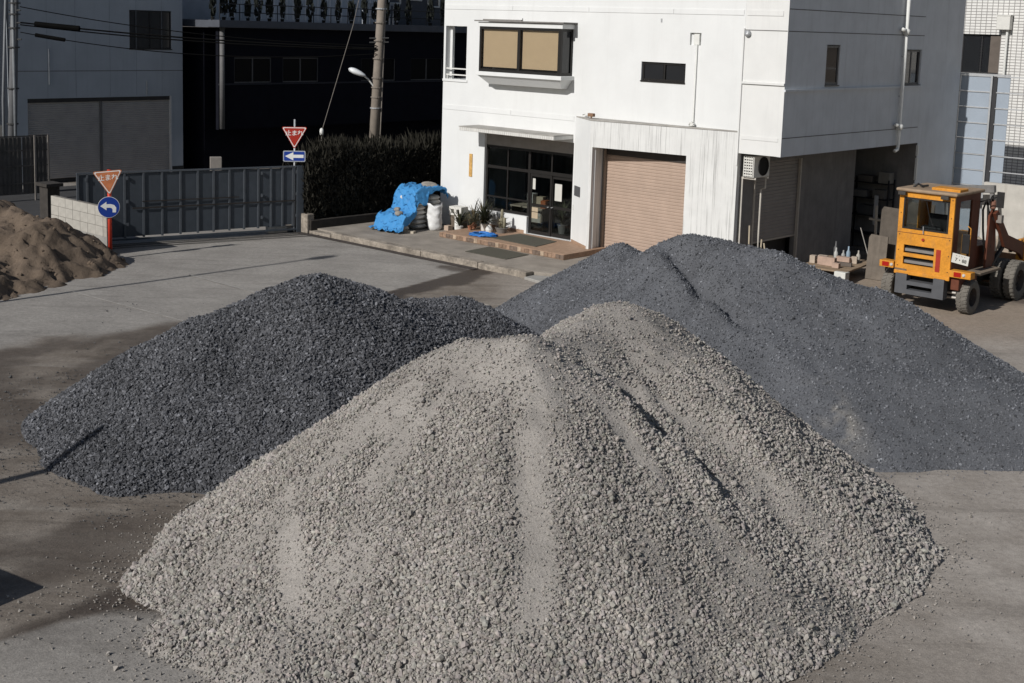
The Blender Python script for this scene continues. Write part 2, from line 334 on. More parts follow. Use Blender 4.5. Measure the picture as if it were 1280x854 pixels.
def stones(name, P, size, C, kind, m, parent, rs):
    N = len(P); T = templates(kind, 40, rs); ti = rs.integers(0, len(T), N); q = rs.normal(size=(N, 4)); q /= np.linalg.norm(q, axis=1)[:, None]; a, b, c, d = q.T
    Rm = np.stack([1 - 2 * (c * c + d * d), 2 * (b * c - a * d), 2 * (b * d + a * c), 2 * (b * c + a * d), 1 - 2 * (b * b + d * d), 2 * (c * d - a * b), 2 * (b * d - a * c), 2 * (c * d + a * b), 1 - 2 * (b * b + c * c)], -1).reshape(-1, 3, 3)
    TV = np.stack([t[0] for t in T]); TF = T[0][1]; nv = TV.shape[1]
    V = np.einsum('nij,nkj->nki', Rm, TV[ti]) * size[:, None, None] + P[:, None, :]
    F = (TF[None] + (np.arange(N) * nv)[:, None, None]).reshape(-1, 3)
    me = bpy.data.meshes.new(name); me.vertices.add(N * nv); me.vertices.foreach_set('co', V.astype(np.float32).ravel())
    me.loops.add(F.size); me.loops.foreach_set('vertex_index', F.astype(np.int32).ravel()); me.polygons.add(len(F)); me.polygons.foreach_set('loop_start', np.arange(0, F.size, 3, dtype=np.int32)); me.polygons.foreach_set('loop_total', np.full(len(F), 3, np.int32))
    me.update(calc_edges=True); me.polygons.foreach_set('use_smooth', [False] * len(F))
    at = me.attributes.new('Col', 'FLOAT_COLOR', 'POINT'); cc = np.repeat(np.concatenate([C, np.ones((N, 1))], 1), nv, 0); at.data.foreach_set('color', cc.astype(np.float32).ravel())
    o = link(name, me, m, parent); o['kind'] = 'stuff'; return o
def scatter(hf, box, n, rs, keep=None):
    X = rs.uniform(box[0], box[1], n); Y = rs.uniform(box[2], box[3], n); Z = hf(X, Y); e = .04
    gxx = (hf(X + e, Y) - hf(X - e, Y)) / (2 * e); gyy = (hf(X, Y + e) - hf(X, Y - e)) / (2 * e)
    nn = np.stack([-gxx, -gyy, np.ones(n)], -1); nn /= np.linalg.norm(nn, axis=1)[:, None]
    area = 1 / nn[:, 2]
    view = np.stack([-X, -Y, 6.8 - Z], -1); view /= np.linalg.norm(view, axis=1)[:, None]
    facing = (view * nn).sum(1)
    ok = (Z > -.01) & (rs.uniform(0, 1.5, n) < area) & ((facing > -.12) | (rs.uniform(0, 1, n) < .25))
    return X[ok], Y[ok], Z[ok], nn[ok]
gravel_m = mat('crushed_stone', (1, 1, 1), .92, .1, 25, attr='Col', spec=.2)
body_m = mat('stone_dust', (1, 1, 1), .95, .1, 4, bump=.05, bscale=34, attr='Col', spec=.15, var2=.2, scale2=55)
fine_m = mat('fine_gravel', (1, 1, 1), .9, .12, 3, bump=.05, bscale=45, attr='Col', spec=.25, var2=.35, scale2=80)
def fines_gray(X, Y, Z):
    a = np.arctan2(Y - 16.2, X - .1); r = np.hypot(X - .1, Y - 16.2)
    f = sstep(.48, .68, fbm(a * 6.5, r * .55, 91, 4)) * (1 - .25 * sstep(1.8, 3.6, r))
    st = np.exp(-((X - .42 - .05 * np.sin(Y * 3) - (15.8 - Y) * -.03) / .26) ** 2) * (Y < 15.4) * sstep(12.1, 12.8, Y) * (.6 + .6 * fbm(X * 5, Y * 5, 94))
    top = sstep(1.7, 2.7, Z + (fbm(X * 2, Y * 2, 93) - .5) * .9) * .75
    f2 = np.exp(-((X + 2.35 + (Y - 13.6) * .25) / .22) ** 2) * sstep(12.8, 13.3, Y) * (1 - sstep(14.1, 14.8, Y))
    return np.clip(np.maximum.reduce([f * .85, st * 1.1, top, f2]), 0, 1)
def col_gray(X, Y, Z): k = .80 + .4 * fbm(X * 1.5, Y * 1.5, 95); return np.stack([.302 * k, .281 * k, .258 * k], -1)
def col_left(X, Y, Z): k = .72 + .56 * fbm(X * .9 + Z, Y * .9, 96); return np.stack([.094 * k, .096 * k, .104 * k], -1)
def col_right(X, Y, Z):
    a_ = np.arctan2(Y - 25.2, X - 4.6); k = .66 + .4 * fbm(X * .8, Y * .8, 97) + .28 * fbm(a_ * 11, Z * .8, 197); c = np.stack([.110 * k, .114 * k, .124 * k], -1)
    s = np.exp(-(((X - 5.55 - (Y - 20.4) * -.2) / .26) ** 2 + ((Y - 20.5) / .6) ** 2)) * sstep(.35, .6, fbm(X * 4, Y * 4, 98)) * .8
    return c * (1 - s[:, None]) + np.array([.30, .28, .25]) * s[:, None]
BG, BL_, BR_ = (-6.5, 7.6, 9.6, 21.8), (-9.8, 2.8, 15.2, 30.2), (-3, 13.5, 17.2, 32.2)
gp = pile_body('gravel_pile', h_gray, BG, .06, body_m, col_gray); tag(gp, 'pale grey crushed stone heap with coarse stones and dusty runs', 'gravel pile', 'stone heaps in the yard')
lp = pile_body('gravel_pile', h_left, BL_, .08, fine_m, col_left); tag(lp, 'black crushed stone heap between the pale heap and the concrete apron', 'gravel pile', 'stone heaps in the yard')
rp = pile_body('gravel_pile', h_right, BR_, .07, fine_m, col_right); tag(rp, 'slate grey fine gravel heap in front of the tan roller shutter and loader', 'gravel pile', 'stone heaps in the yard')
# pale heap: coarse stones, then chips in the dusty parts
def gray_layer(name, n, want, kind, med, sig, lo, hi, bite, lift):
    X, Y, Z, nn = scatter(h_gray, BG, n, rng); F = fines_gray(X, Y, Z); ok = rng.uniform(0, 1, len(X)) > F * bite; X, Y, Z, nn, F = X[ok], Y[ok], Z[ok], nn[ok], F[ok]
    ok = rng.uniform(0, 1, len(X)) < want / len(X); X, Y, Z, nn, F = X[ok], Y[ok], Z[ok], nn[ok], F[ok]
    sz = np.clip(rng.lognormal(math.log(med), sig, len(X)), lo, hi) * (1 - .4 * F * min(1, bite)) * (1 + .2 * (1 - sstep(.0, 1.2, Z)))
    C = col_gray(X, Y, Z) * rng.uniform(.74, 1.26, (len(X), 1)) * (1 + rng.uniform(-.03, .03, (len(X), 3)))
    stones(name, np.stack([X, Y, Z], -1) + nn * (sz * rng.uniform(0, lift, len(X)))[:, None], sz, C, kind, gravel_m, gp, rng)
gray_layer('large_stones', 160000, 19000, 'ico', .046, .24, .032, .085, 1.15, .6)
gray_layer('coarse_stones', 420000, 92000, 'oct', .0345, .26, .018, .055, 1.08, .55)
gray_layer('stone_chips', 160000, 42000, 'oct', .018, .38, .009, .04, .25, .3)
# black heap
X, Y, Z, nn = scatter(h_left, BL_, 330000, rng); ok = rng.uniform(0, 1, len(X)) < 76000 / len(X); X, Y, Z, nn = X[ok], Y[ok], Z[ok], nn[ok]
sz = np.clip(rng.lognormal(math.log(.047), .25, len(X)), .026, .08); C = col_left(X, Y, Z) * np.clip(rng.lognormal(0, .35, (len(X), 1)), .5, 2.6)
stones('coarse_stones', np.stack([X, Y, Z], -1) + nn * (sz * rng.uniform(-.05, .35, len(X)))[:, None], sz, C, 'oct', gravel_m, lp, rng)
# slate heap
X, Y, Z, nn = scatter(h_right, BR_, 240000, rng); ok = rng.uniform(0, 1, len(X)) < 56000 / len(X); X, Y, Z, nn = X[ok], Y[ok], Z[ok], nn[ok]
sz = np.clip(rng.lognormal(math.log(.027), .36, len(X)), .013, .075); C = col_right(X, Y, Z) * np.clip(rng.lognormal(.05, .32, (len(X), 1)), .5, 2.6)
stones('fine_stones', np.stack([X, Y, Z], -1) + nn * (sz * rng.uniform(0, .25, len(X)))[:, None], sz, C, 'oct', gravel_m, rp, rng)
# loose stones rolled out over the yard
def loose():
    n = 170000; X = rng.uniform(-9.5, 9.5, n); Y = rng.uniform(11, 30, n); g1, g2, g3 = h_gray(X, Y), h_left(X, Y), h_right(X, Y)
    near = np.maximum.reduce([np.exp(np.minimum(g1, 0) / .22), .7 * np.exp(np.minimum(g2, 0) / .16), .6 * np.exp(np.minimum(g3, 0) / .12), .035 * sstep(.3, .7, fbm(X, Y, 14)) + .22 * (X < -2.5) * (Y < 24) * sstep(.40, .62, fbm(X * .9, Y * .9, 15)) + .06 * (X > 4) * (Y < 20)])
    ok = (np.maximum.reduce([g1, g2, g3]) < -.0) & (rng.uniform(0, 1, n) < near * .8); X, Y = X[ok], Y[ok]
    gg = np.stack([h_gray(X, Y), h_left(X, Y), h_right(X, Y)]).argmax(0); sz = np.clip(rng.lognormal(math.log(.017), .45, len(X)), .008, .07) * np.where(gg == 2, .8, 1)
    C = np.where((gg == 0)[:, None], np.array([.27, .25, .228]), np.where((gg == 1)[:, None], np.array([.11, .108, .108]), np.array([.16, .16, .17]))) * rng.uniform(.75, 1.25, (len(X), 1))
    o = stones('loose_stones', np.stack([X, Y, sz * .12], -1), sz, C, 'oct', gravel_m, None, rng)
    tag(o, 'loose small stones scattered on the bare ground round the heaps', 'loose stones')
loose()
slab_m = mat('flat_stone', (.33, .30, .26), .9, .2, 5, bump=.01, bscale=25)
for x, y, z, lx, ly, rz, tx, lab in ((-.15, 29.6, .0, .9, .35, .5, .0, 'flat broken slab on the ground at the end of the slate heap'), (.28, 28.9, .0, .8, .4, -.3, .0, 'flat tan slab wedged between the black and slate heaps'), (-.75, 30.2, .0, .6, .3, .9, .0, 'small flat broken slab beside the black heap')):
    o = MB().ext([(-lx / 2, -ly / 2, 0), (lx * .42, -ly * .55, 0), (lx / 2, ly * .3, 0), (lx * .1, ly / 2, 0), (-lx * .45, ly * .4, 0)], (0, 0, .09)).build('flat_stone', slab_m, None, loc=(x, y, z - .01), rot=(tx, 0, rz), bevel=.012); tag(o, lab, 'slab', 'flat slabs between the heaps')
#@@ WHITE BUILDING
white = mat('white_render', (.675, .682, .675), .85, .035, 1.2, bump=.004, bscale=60, spec=.2, streak=.16, streak_col=(.45, .44, .42), streak_scale=(3, 3, .25))
panelw = mat('panel_paint', (.66, .66, .645), .8, .04, 1.5, bump=.003, bscale=50, streak=.2, streak_col=(.42, .42, .42), streak_scale=(5, 5, .3))
stained = mat('stained_render', (.64, .64, .625), .88, .06, 2, bump=.004, bscale=60, streak=.9, streak_col=(.13, .125, .12), streak_scale=(26, 26, .45))
greytop = mat('weathered_slab', (.34, .325, .30), .9, .2, 3, bump=.006, bscale=30)
bronze = mat('bronze_frame', (.013, .0115, .0105), .45, .15, 6, spec=.4)
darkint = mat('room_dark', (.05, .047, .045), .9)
darkpane = mat('dark_pane', (.012, .013, .015), .06, .1, 2, spec=.6)
blind = mat('beige_blind', (.40, .305, .195), .8, .03, 3)
shutter_tan = mat('tan_shutter', (.38, .285, .225), .6, .08, 2, spec=.35, streak=.25, streak_col=(.28, .2, .15), streak_scale=(6, 6, .3))
shutter_grey = mat('grey_shutter', (.25, .228, .21), .6, .08, 2)
joint = mat('joint_seal', (.16, .155, .15), .9)
grey_metal = mat('galvanised', (.42, .43, .44), .5, .1, 8, metal=.4)
white_pvc = mat('white_pipe', (.66, .66, .63), .5, .06, 8)
tile_brown = mat('brown_step_tile', (.33, .22, .15), .7, .18, 9, bump=.004, bscale=60, var2=.12, scale2=30)
conc_m = mat('concrete', (.30, .29, .27), .92, .16, 2.5, bump=.008, bscale=30, var2=.1, scale2=35, streak=.3, streak_scale=(4, 4, 1.5))
conc_old = mat('weathered_concrete', (.27, .235, .195), .95, .45, 2.2, bump=.02, bscale=14, var2=.25, scale2=12, streak=.75, streak_col=(.09, .075, .06), streak_scale=(3, 3, 2))
paper = mat('paper', (.55, .54, .50), .8, .04)
rubber = mat('rubber', (.028, .027, .026), .85, .2, 10, bump=.003, bscale=60)
wood = mat('old_wood', (.27, .20, .135), .85, .2, 6, bump=.005, bscale=40, streak=.4, streak_col=(.12, .09, .06), streak_scale=(2, 14, 14))
clear = glass('window_glass', (.78, .81, .81)); clear2 = glass('bay_glass', (.97, .97, .96))

wb = empty('white_building', (BO[0], BO[1], 0), BROT); tag(wb, 'white two-storey building with shopfront, tan shutter and overhanging upper floor', 'building')
TOPZ = 9.4
m = MB(); L0 = 5.72
m.wall((-5.72, 0), (5.75, 0), 0, TOPZ, .2, [(.09, 1.05, 4.98, 6.70), (2.15, 5.47, 5.33, 6.74), (1.97, 3.87, .84, 3.32), (3.87, 5.69, .30, 3.32), (5.72, 12, -1, 4.0), (8.08, 9.61, 5.33, 5.87), (9.71, 10.08, 6.39, 6.73)])
m.wall((-5.72, 11.1), (-5.72, .201), 0, TOPZ, .2, [(9.5, 10.8, 4.98, 6.7)])
m.wall((7.03, 11.1), (-5.52, 11.1), 0, TOPZ, .2)
m.box(-5.52, -4.6, 1.5, 1.6, 4.9, 6.8); m.box(-4.6, -4.5, .2, 1.6, 4.9, 6.8); m.box(-5.52, -4.6, .2, 1.5, 4.85, 4.95); m.box(-5.52, -4.6, .2, 1.5, 6.75, 6.85)
front = m.build('wall', white, wb)
m = MB(); m.wall((0, 0), (1.1, -.65), -.02, 4.1, .2); m.build('return_wall', white, wb)
m = MB(); m.wall((1.1, -.65), (5.748, -.003), -.02, 4.09, .88, [(.09, 3.14, -.1, 3.33)]); m.build('garage_front', stained, wb)
m = MB(); m.ext([(0.02, -.004, 4.1), (1.09, -.66, 4.1), (5.75, -.012, 4.1)], (0, 0, .035)); m.build('garage_roof_slab', greytop, wb)
m = MB(); m.wall((5.752, 0), (7.0, .1), 3.53, TOPZ, .2); m.build('corner_panel', panelw, wb)
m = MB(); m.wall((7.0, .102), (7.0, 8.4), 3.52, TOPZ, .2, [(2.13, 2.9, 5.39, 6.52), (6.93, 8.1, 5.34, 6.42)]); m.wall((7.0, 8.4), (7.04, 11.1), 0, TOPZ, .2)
m.build('side_wall', mat('side_paint_shaded', (.60, .62, .64), .85, .07, 1.3, bump=.004, bscale=45, streak=.35, streak_col=(.36, .36, .36), streak_scale=(5, 5, .4)), wb)  # wall paint darkened and cooled, putting this side's shade into the colour
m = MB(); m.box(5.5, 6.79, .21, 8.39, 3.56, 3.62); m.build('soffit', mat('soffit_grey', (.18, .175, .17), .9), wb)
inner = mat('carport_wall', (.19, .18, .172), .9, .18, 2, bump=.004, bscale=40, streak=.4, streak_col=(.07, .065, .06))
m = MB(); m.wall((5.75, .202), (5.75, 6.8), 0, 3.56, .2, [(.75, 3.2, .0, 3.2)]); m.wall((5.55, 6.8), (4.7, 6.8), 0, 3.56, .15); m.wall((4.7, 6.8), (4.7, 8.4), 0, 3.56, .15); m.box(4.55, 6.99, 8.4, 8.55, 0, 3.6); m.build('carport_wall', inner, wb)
m = MB(); m.box(-5.5, 6.78, .22, 11, 9.3, 9.38); m.build('roof', greytop, wb)
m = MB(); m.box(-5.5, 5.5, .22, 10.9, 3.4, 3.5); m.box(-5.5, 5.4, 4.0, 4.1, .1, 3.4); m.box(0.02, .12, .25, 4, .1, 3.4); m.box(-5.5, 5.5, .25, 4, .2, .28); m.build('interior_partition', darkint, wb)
# raised bands, ledges, joints
def strip(name, pts, z0, z1, out, mm):      # band proud of the wall, along a 2d line
    a, b = Vector(pts[0]), Vector(pts[1]); d = (b - a).normalized(); n = Vector((d.y, -d.x)); q = MB()
    q.ext([(*a, z0), (*b, z0), (*(b + n * out), z0), (*(a + n * out), z0)], (0, 0, z1 - z0)); return q.build(name, mm, wb)
for a, b in ((-5.70, -2.7), (-2.69, .35), (.36, 3.4), (3.41, 5.70)): strip('wall_band', ((a, -.001), (b, -.001)), 7.24, 7.38, .014, white)
for a, b in ((-5.70, -2.65), (-2.64, -.06)): strip('wall_band', ((a, -.001), (b, -.001)), 3.98, 4.13, .014, white)
strip('wall_band', ((5.80, .002), (6.85, .086)), 7.24, 7.38, .014, panelw); strip('wall_band', ((5.82, .003), (6.9, .09)), 3.92, 4.02, .012, panelw)
strip('ledge', ((5.76, .0), (7.0, .098)), 5.42, 5.48, .05, panelw); strip('ledge', ((7.001, .05), (7.001, 8.35)), 5.26, 5.32, .06, MATS['side_paint_shaded'])
for z in (6.85, 7.43, 4.02): strip('panel_joint', ((7.001, .12), (7.001, 8.3)), z - .012, z + .012, .003, joint)
strip('panel_joint', ((5.76, .0), (6.99, .099)), 6.84, 6.865, .003, joint)
strip('corner_downpipe', ((5.72, -.001), (5.76, -.001)), 3.2, 6.9, .045, panelw)
# bay window
bay = MB(); bay.box(-3.66, -.12, -.62, -.002, 5.20, 5.32); bay.build('bay_sill', white, wb, bevel=.006)
q = MB(); lo = [(-3.35, -.002, 4.93), (-.38, -.002, 4.93), (-.38, -.3, 4.93), (-3.35, -.3, 4.93)]; hi = [(-3.6, -.002, 5.199), (-.18, -.002, 5.199), (-.18, -.58, 5.199), (-3.6, -.58, 5.199)]
q.v = lo + hi; q.f = [(3, 2, 1, 0), (4, 5, 6, 7), (0, 1, 5, 4), (1, 2, 6, 5), (2, 3, 7, 6), (3, 0, 4, 7)]; q.build('bay_underside', white, wb)
q = MB(); q.box(-3.62, -.16, -.58, -.002, 6.72, 6.86); q.build('bay_head', white, wb, bevel=.005)
q = MB(); q.box(-3.72, -.06, -.66, -.002, 6.875, 6.915); q.box(-3.5, -1.9, -.5, -.4, 6.915, 6.95); q.box(-1.85, -1.83, -.5, -.48, 6.915, 7.0); q.build('bay_roof_cap', mat('roof_cap', (.2, .19, .18), .6, .2, 8), wb)
q = MB()
for x0, x1 in ((-3.58, -3.50), (-1.97, -1.86), (-.34, -.22)): q.box(x0, x1, -.55, -.47, 5.32, 6.72)
q.box(-3.5, -1.97, -.548, -.475, 5.32, 5.41); q.box(-1.86, -.34, -.548, -.475, 5.32, 5.41); q.box(-3.5, -1.97, -.548, -.475, 6.64, 6.72); q.box(-1.86, -.34, -.548, -.475, 6.64, 6.72)
for x0, x1 in ((-.30, -.22), (-3.58, -3.50)): q.box(x0, x1, -.08, -.0, 5.32, 6.72); q.box(x0, x1, -.47, -.08, 5.32, 5.41); q.box(x0, x1, -.47, -.08, 6.64, 6.72)
fr = q.build('bay_window_frame', bronze, wb)
for x0, x1 in ((-3.5, -1.97), (-1.86, -.34)):
    MB().box(x0 + .001, x1 - .001, -.515, -.505, 5.411, 6.639).build('pane', clear2, fr)
    MB().box(x0 + .03, x1 - .03, -.46, -.45, 5.47, 6.71).build('roller_blind', blind, fr)
for x0 in (-.265, -3.545): MB().box(x0, x0 + .01, -.469, -.081, 5.411, 6.639).build('pane', darkpane, fr)
# balcony corner rail, small windows
q = MB()
for z in (5.10, 5.30): q.box(-5.63, -4.67, .05, .09, z, z + .04)
q.box(-5.6, -5.57, .05, .09, 4.98, 5.1); q.build('balcony_rail', white_pvc, wb)
q = MB(); q.box(-5.72, -4.6, -.03, .0 - .001, 4.90, 4.975); q.build('balcony_sill', white, wb)
def window(name, plane, a, b, z0, z1, parent, fm, pm, nsash=2, depth=.1, fw=.05, sill=True):
    # plane: function (s, depth, z) -> local point ; depth positive inwards
    def bx(q, s0, s1, d0, d1, y0, y1):
        P = [plane(s, d, z) for z in (y0, y1) for d in (d0, d1) for s in (s0, s1)]; i = len(q.v); q.v += P
        for k in ((0, 2, 3, 1), (4, 5, 7, 6), (0, 1, 5, 4), (1, 3, 7, 5), (3, 2, 6, 7), (2, 0, 4, 6)): q.f.append(tuple(i + j for j in k))
    q = MB(); bx(q, a, b, depth, depth + .06, z0, z0 + fw); bx(q, a, b, depth, depth + .06, z1 - fw, z1); bx(q, a, a + fw, depth, depth + .058, z0 + fw, z1 - fw); bx(q, b - fw, b, depth, depth + .058, z0 + fw, z1 - fw)
    for k in range(1, nsash): s = a + (b - a) * k / nsash; bx(q, s - fw * .6, s + fw * .6, depth + .005, depth + .05, z0 + fw, z1 - fw)
    f = q.build(name, fm, parent)
    for k in range(nsash):
        s0, s1 = a + (b - a) * k / nsash, a + (b - a) * (k + 1) / nsash; q = MB(); bx(q, s0 + fw, s1 - fw, depth + .02 + .012 * (k % 2), depth + .03 + .012 * (k % 2), z0 + fw, z1 - fw); q.build('pane', pm, f)
    if sill: q = MB(); bx(q, a - .02, b + .02, -.03, depth, z0 - .04, z0 - .003); q.build('sill', fm, f)
    return f
window('slit_window', lambda s, d, z: (s, d, z), 2.37, 3.88, 5.34, 5.86, wb, bronze, darkpane, 2, .06, .05)
grey_frame = mat('grey_frame', (.13, .125, .12), .5)
window('side_window', lambda s, d, z: (7.0 - d, s, z), 2.25, 3.0, 5.41, 6.50, wb, grey_frame, darkpane, 1, .03, .06)
window('side_window', lambda s, d, z: (7.0 - d, s, z), 7.05, 8.19, 5.36, 6.40, wb, grey_frame, darkpane, 2, .05, .05)
MB().box(3.99, 4.36, .08, .1, 6.39, 6.73).build('vent_niche_back', white, wb)
MB().box(4.12, 4.30, .0, .07, 6.39, 6.70).build('vent_hood', white_pvc, wb, bevel=.01)
MB().tube([(4.25, -.035, 6.42), (4.25, -.035, 4.2), (4.25, -.06, 4.16)], .028).build('conduit', white_pvc, wb, smooth=True)
q = MB()
for k in range(7): a = k * .9; q.tube([(4.25 + .09 * math.cos(a), -.07 - .03 * math.sin(a * 2), 4.2 + .08 * math.sin(a)), (4.25 + .03 * math.cos(a + 2), -.13, 4.22 + .05 * math.sin(a + 1)), (4.25 + .09 * math.cos(a + 2.4), -.08, 4.2 + .07 * math.sin(a + 2.4))], .02, 6)
q.build('pipe_bundle', white_pvc, wb, smooth=True)
q = MB(); q.box(.78, .98, -.42, -.30, 4.19, 4.29); q.box(.86, .9, -.38, -.34, 4.136, 4.19); q.build('floodlight', mat('rusty_lamp', (.22, .13, .08), .7), wb, bevel=.01)
MB().tube([(.78, -.33, 4.24), (.6, -.25, 4.2), (.5, -.18, 4.24), (.35, -.1, 4.2)], .018, 6).build('lamp_cable', white_pvc, wb, smooth=True)
MB().lathe([(.0, 0), (.085, 0), (.085, .06), (.06, .1), (0, .11)], Matrix.Translation((5.86, 0, 6.76)) @ Matrix.Rotation(R(90), 4, 'X')).build('round_vent_cap', grey_metal, wb, smooth=True)
MB().box(2.98, 3.02, -.02, -.001, 7.0, 7.1).build('wall_bracket', grey_metal, wb)
# shop canopy
q = MB(); q.box(-4.04, -.08, -.9, -.002, 3.43, 3.545); q.build('canopy', mat('canopy_slab', (.62, .61, .58), .85, .1, 3, streak=.55, streak_col=(.2, .19, .18), streak_scale=(22, 22, .3)), wb, bevel=.006)
MB().box(-4.05, -.07, -.91, -.002, 3.547, 3.57).build('canopy_top', greytop, wb)
q = MB()
for k in range(46): x = -4.0 + k * .086; q.box(x, x + .04, -.913, -.901, 3.44, 3.54)
q.build('canopy_ribs', MATS['canopy_slab'], wb)
# shopfront
sf = MB(); V0, V1 = .10, .17
def bar(x0, x1, z0, z1, e=0.): sf.box(x0, x1, V0 - e, V1 + e, z0, z1)
bar(-3.75, -3.68, .84, 2.96); bar(-1.93, -1.84, .3, 2.96, .004); bar(-.10, -.035, .3, 2.96); bar(-3.68, -1.93, .84, .93); bar(-3.68, -1.93, 2.88, 2.96); bar(-1.84, -.10, 2.88, 2.96)
bar(-3.68, -1.93, 2.22, 2.31, .002); bar(-1.84, -.10, 2.22, 2.33, .002); bar(-2.83, -2.78, .93, 2.22); bar(-2.83, -2.78, 2.31, 2.88); bar(-.99, -.94, 2.33, 2.88); bar(-3.68, -2.83, 1.28, 1.33); bar(-2.78, -1.93, 1.28, 1.33)
shop = sf.build('shopfront_frame', bronze, wb)
MB().box(-3.75, -.035, .10, .18, 2.962, 3.318).build('lintel_panel', mat('lintel_grey', (.26, .24, .22), .8), wb)
for x0, x1, z0, z1 in ((-3.68, -2.83, 2.31, 2.88), (-2.78, -1.93, 2.31, 2.88), (-1.84, -.99, 2.33, 2.88), (-.94, -.10, 2.33, 2.88), (-3.68, -2.83, .93, 1.28), (-2.78, -1.93, .93, 1.28), (-3.68, -2.83, 1.33, 2.22), (-2.78, -1.93, 1.33, 2.22)):
    MB().box(x0 + .001, x1 - .001, .13, .136, z0 + .001, z1 - .001).build('pane', clear, shop)
for x0, x1, dv in ((-1.835, -.95, .0), (-.985, -.105, .03)):
    q = MB(); y0, y1 = .112 + dv, .138 + dv
    for a, b, c, d in ((x0, x0 + .07, .32, 2.215), (x1 - .07, x1, .32, 2.215), (x0 + .07, x1 - .07, .32, .42), (x0 + .07, x1 - .07, 2.12, 2.215), (x0 + .07, x1 - .07, 1.18, 1.27)): q.box(a, b, y0, y1, c, d)
    dr = q.build('door', bronze, wb)
    for c, d in ((.42, 1.18), (1.27, 2.12)): MB().box(x0 + .071, x1 - .071, y0 + .01, y0 + .015, c + .001, d - .001).build('pane', clear, dr)
    MB().tube([(x0 + .05 if dv else x1 - .12, y0 - .02, 1.2), (x0 + .05 if dv else x1 - .12, y0 - .05, 1.22), (x0 + .12 if dv else x1 - .05, y0 - .05, 1.24)], .012, 6).build('handle', grey_metal, dr)
    if dv: MB().box(x0 + .14, x0 + .42, y0 + .003, y0 + .006, 1.45, 1.98).build('notice', paper, dr); 
    else:
        MB().box(x0 + .10, x0 + .21, y0 + .003, y0 + .006, 1.72, 2.06).build('notice', paper, dr)
        for c, d in ((1.02, 1.15), (.80, 1.0)): MB().box(x0 + .09, x0 + .34, y0 + .003, y0 + .006, c, d).build('notice', mat('card', (.42, .34, .24), .8), dr)
MB().box(-3.73, -1.95, -.004, -.0015, .30, .40).build('skirting_tile', tile_brown, wb)
dd = (Vector((1.1, -.65))).normalized(); nn_ = Vector((dd.y, -dd.x))
def on_return(s0, s1, z0, z1, th=.02):
    a = dd * s0 + nn_ * .002; b = dd * s1 + nn_ * .002; o = nn_ * th
    return MB().ext([(*a, z0), (*b, z0), (*(b + o), z0), (*(a + o), z0)], (0, 0, z1 - z0))
on_return(.15, .62, 1.75, 2.05).build('name_plaque', mat('dark_plaque', (.09, .09, .095), .4), wb); on_return(.08, .12, 1.3, 1.45, .03).build('doorbell', white_pvc, wb); on_return(0, 1.27, -.02, .38, .01).build('skirting_tile', tile_brown, wb)
MB().box(-4.40, -4.27, -.03, -.002, 1.86, 2.60).build('vertical_nameplate', mat('ochre_plate', (.55, .33, .11), .6, .25, 14), wb)
# roller shutters: ribbed sheets
def ribbed(name, plane, a, b, z0, z1, pitch, mm, amp=.012):
    q = MB(); n = int((z1 - z0) / pitch); prof = []
    for k in range(n):
        z = z0 + k * pitch; prof += [(z, 0), (z + pitch * .2, -amp), (z + pitch * .8, -amp), (z + pitch * .98, 0)]
    i0 = len(q.v)
    for z, d in prof: q.v += [plane(a, d, z), plane(b, d, z)]
    for k in range(len(prof) - 1): q.f.append((i0 + 2 * k, i0 + 2 * k + 1, i0 + 2 * k + 3, i0 + 2 * k + 2))
    q.v += [plane(a, .04, z0), plane(b, .04, z0), plane(a, .04, z1), plane(b, .04, z1)]; j = len(q.v) - 4; q.f.append((j, j + 1, j + 3, j + 2))
    return q.build(name, mm, wb)
sh = ribbed('roller_shutter', lambda s, d, z: (s, .10 + d, z), 1.06, 4.18, .02, 3.36, .095, shutter_tan); tag(sh, 'tan roller shutter in the stained garage front')
MB().box(1.08, 4.16, .055, .085, 3.08, 3.345).build('shutter_head', mat('head_dark', (.045, .04, .036), .7), wb)
for x0 in (1.13, 4.10): MB().box(x0, x0 + .06, -.02, .08, 0, 3.33).build('shutter_guide', mat('guide', (.25, .2, .16), .6), wb)
ribbed('side_shutter', lambda s, d, z: (5.68 + -d, s, z), .96, 3.39, .95, 3.3, .1, shutter_grey)
q = MB(); q.box(5.60, 5.70, .96, 3.39, .90, .95); q.box(5.70, 5.78, .9, .96, 0, 3.2); q.box(5.70, 5.78, 3.39, 3.45, 0, 3.2); q.build('side_shutter_guide', mat('pale_guide', (.42, .38, .33), .6), wb)
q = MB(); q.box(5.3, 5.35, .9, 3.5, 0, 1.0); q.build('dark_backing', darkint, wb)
# side downpipe
q = MB(); px = 7.10; q.tube([(px, 6.83, 9.3), (px, 6.83, 3.55), (px, 6.80, 3.40), (px, 6.62, 3.36)], .055, 10); q.build('side_downpipe', white_pvc, wb, smooth=True)
for z in (6.98, 4.12): 
    q = MB(); q.lathe([(.06, -.12), (.11, -.10), (.11, .02), (.06, .06)], Matrix.Translation((px, 6.83, z)), 12); q.tube([(px, 6.83, z), (px + .02, 6.52, z + .04)], .055, 8); q.build('pipe_branch', white_pvc, wb, smooth=True)
for z in (8.3, 6.2, 5.0): q = MB(); q.box(7.001, px, 6.80, 6.86, z, z + .03); q.build('pipe_bracket', grey_metal, wb)
# pale post on carport end
q = MB()
for z0, z1 in ((0, 1.5), (1.62, 2.25), (2.35, 3.05), (3.12, 3.45)): q.box(7.0 - .001 + .003, 7.07, 8.30, 8.38, z0, z1)
q.build('corner_guard', white_pvc, wb)
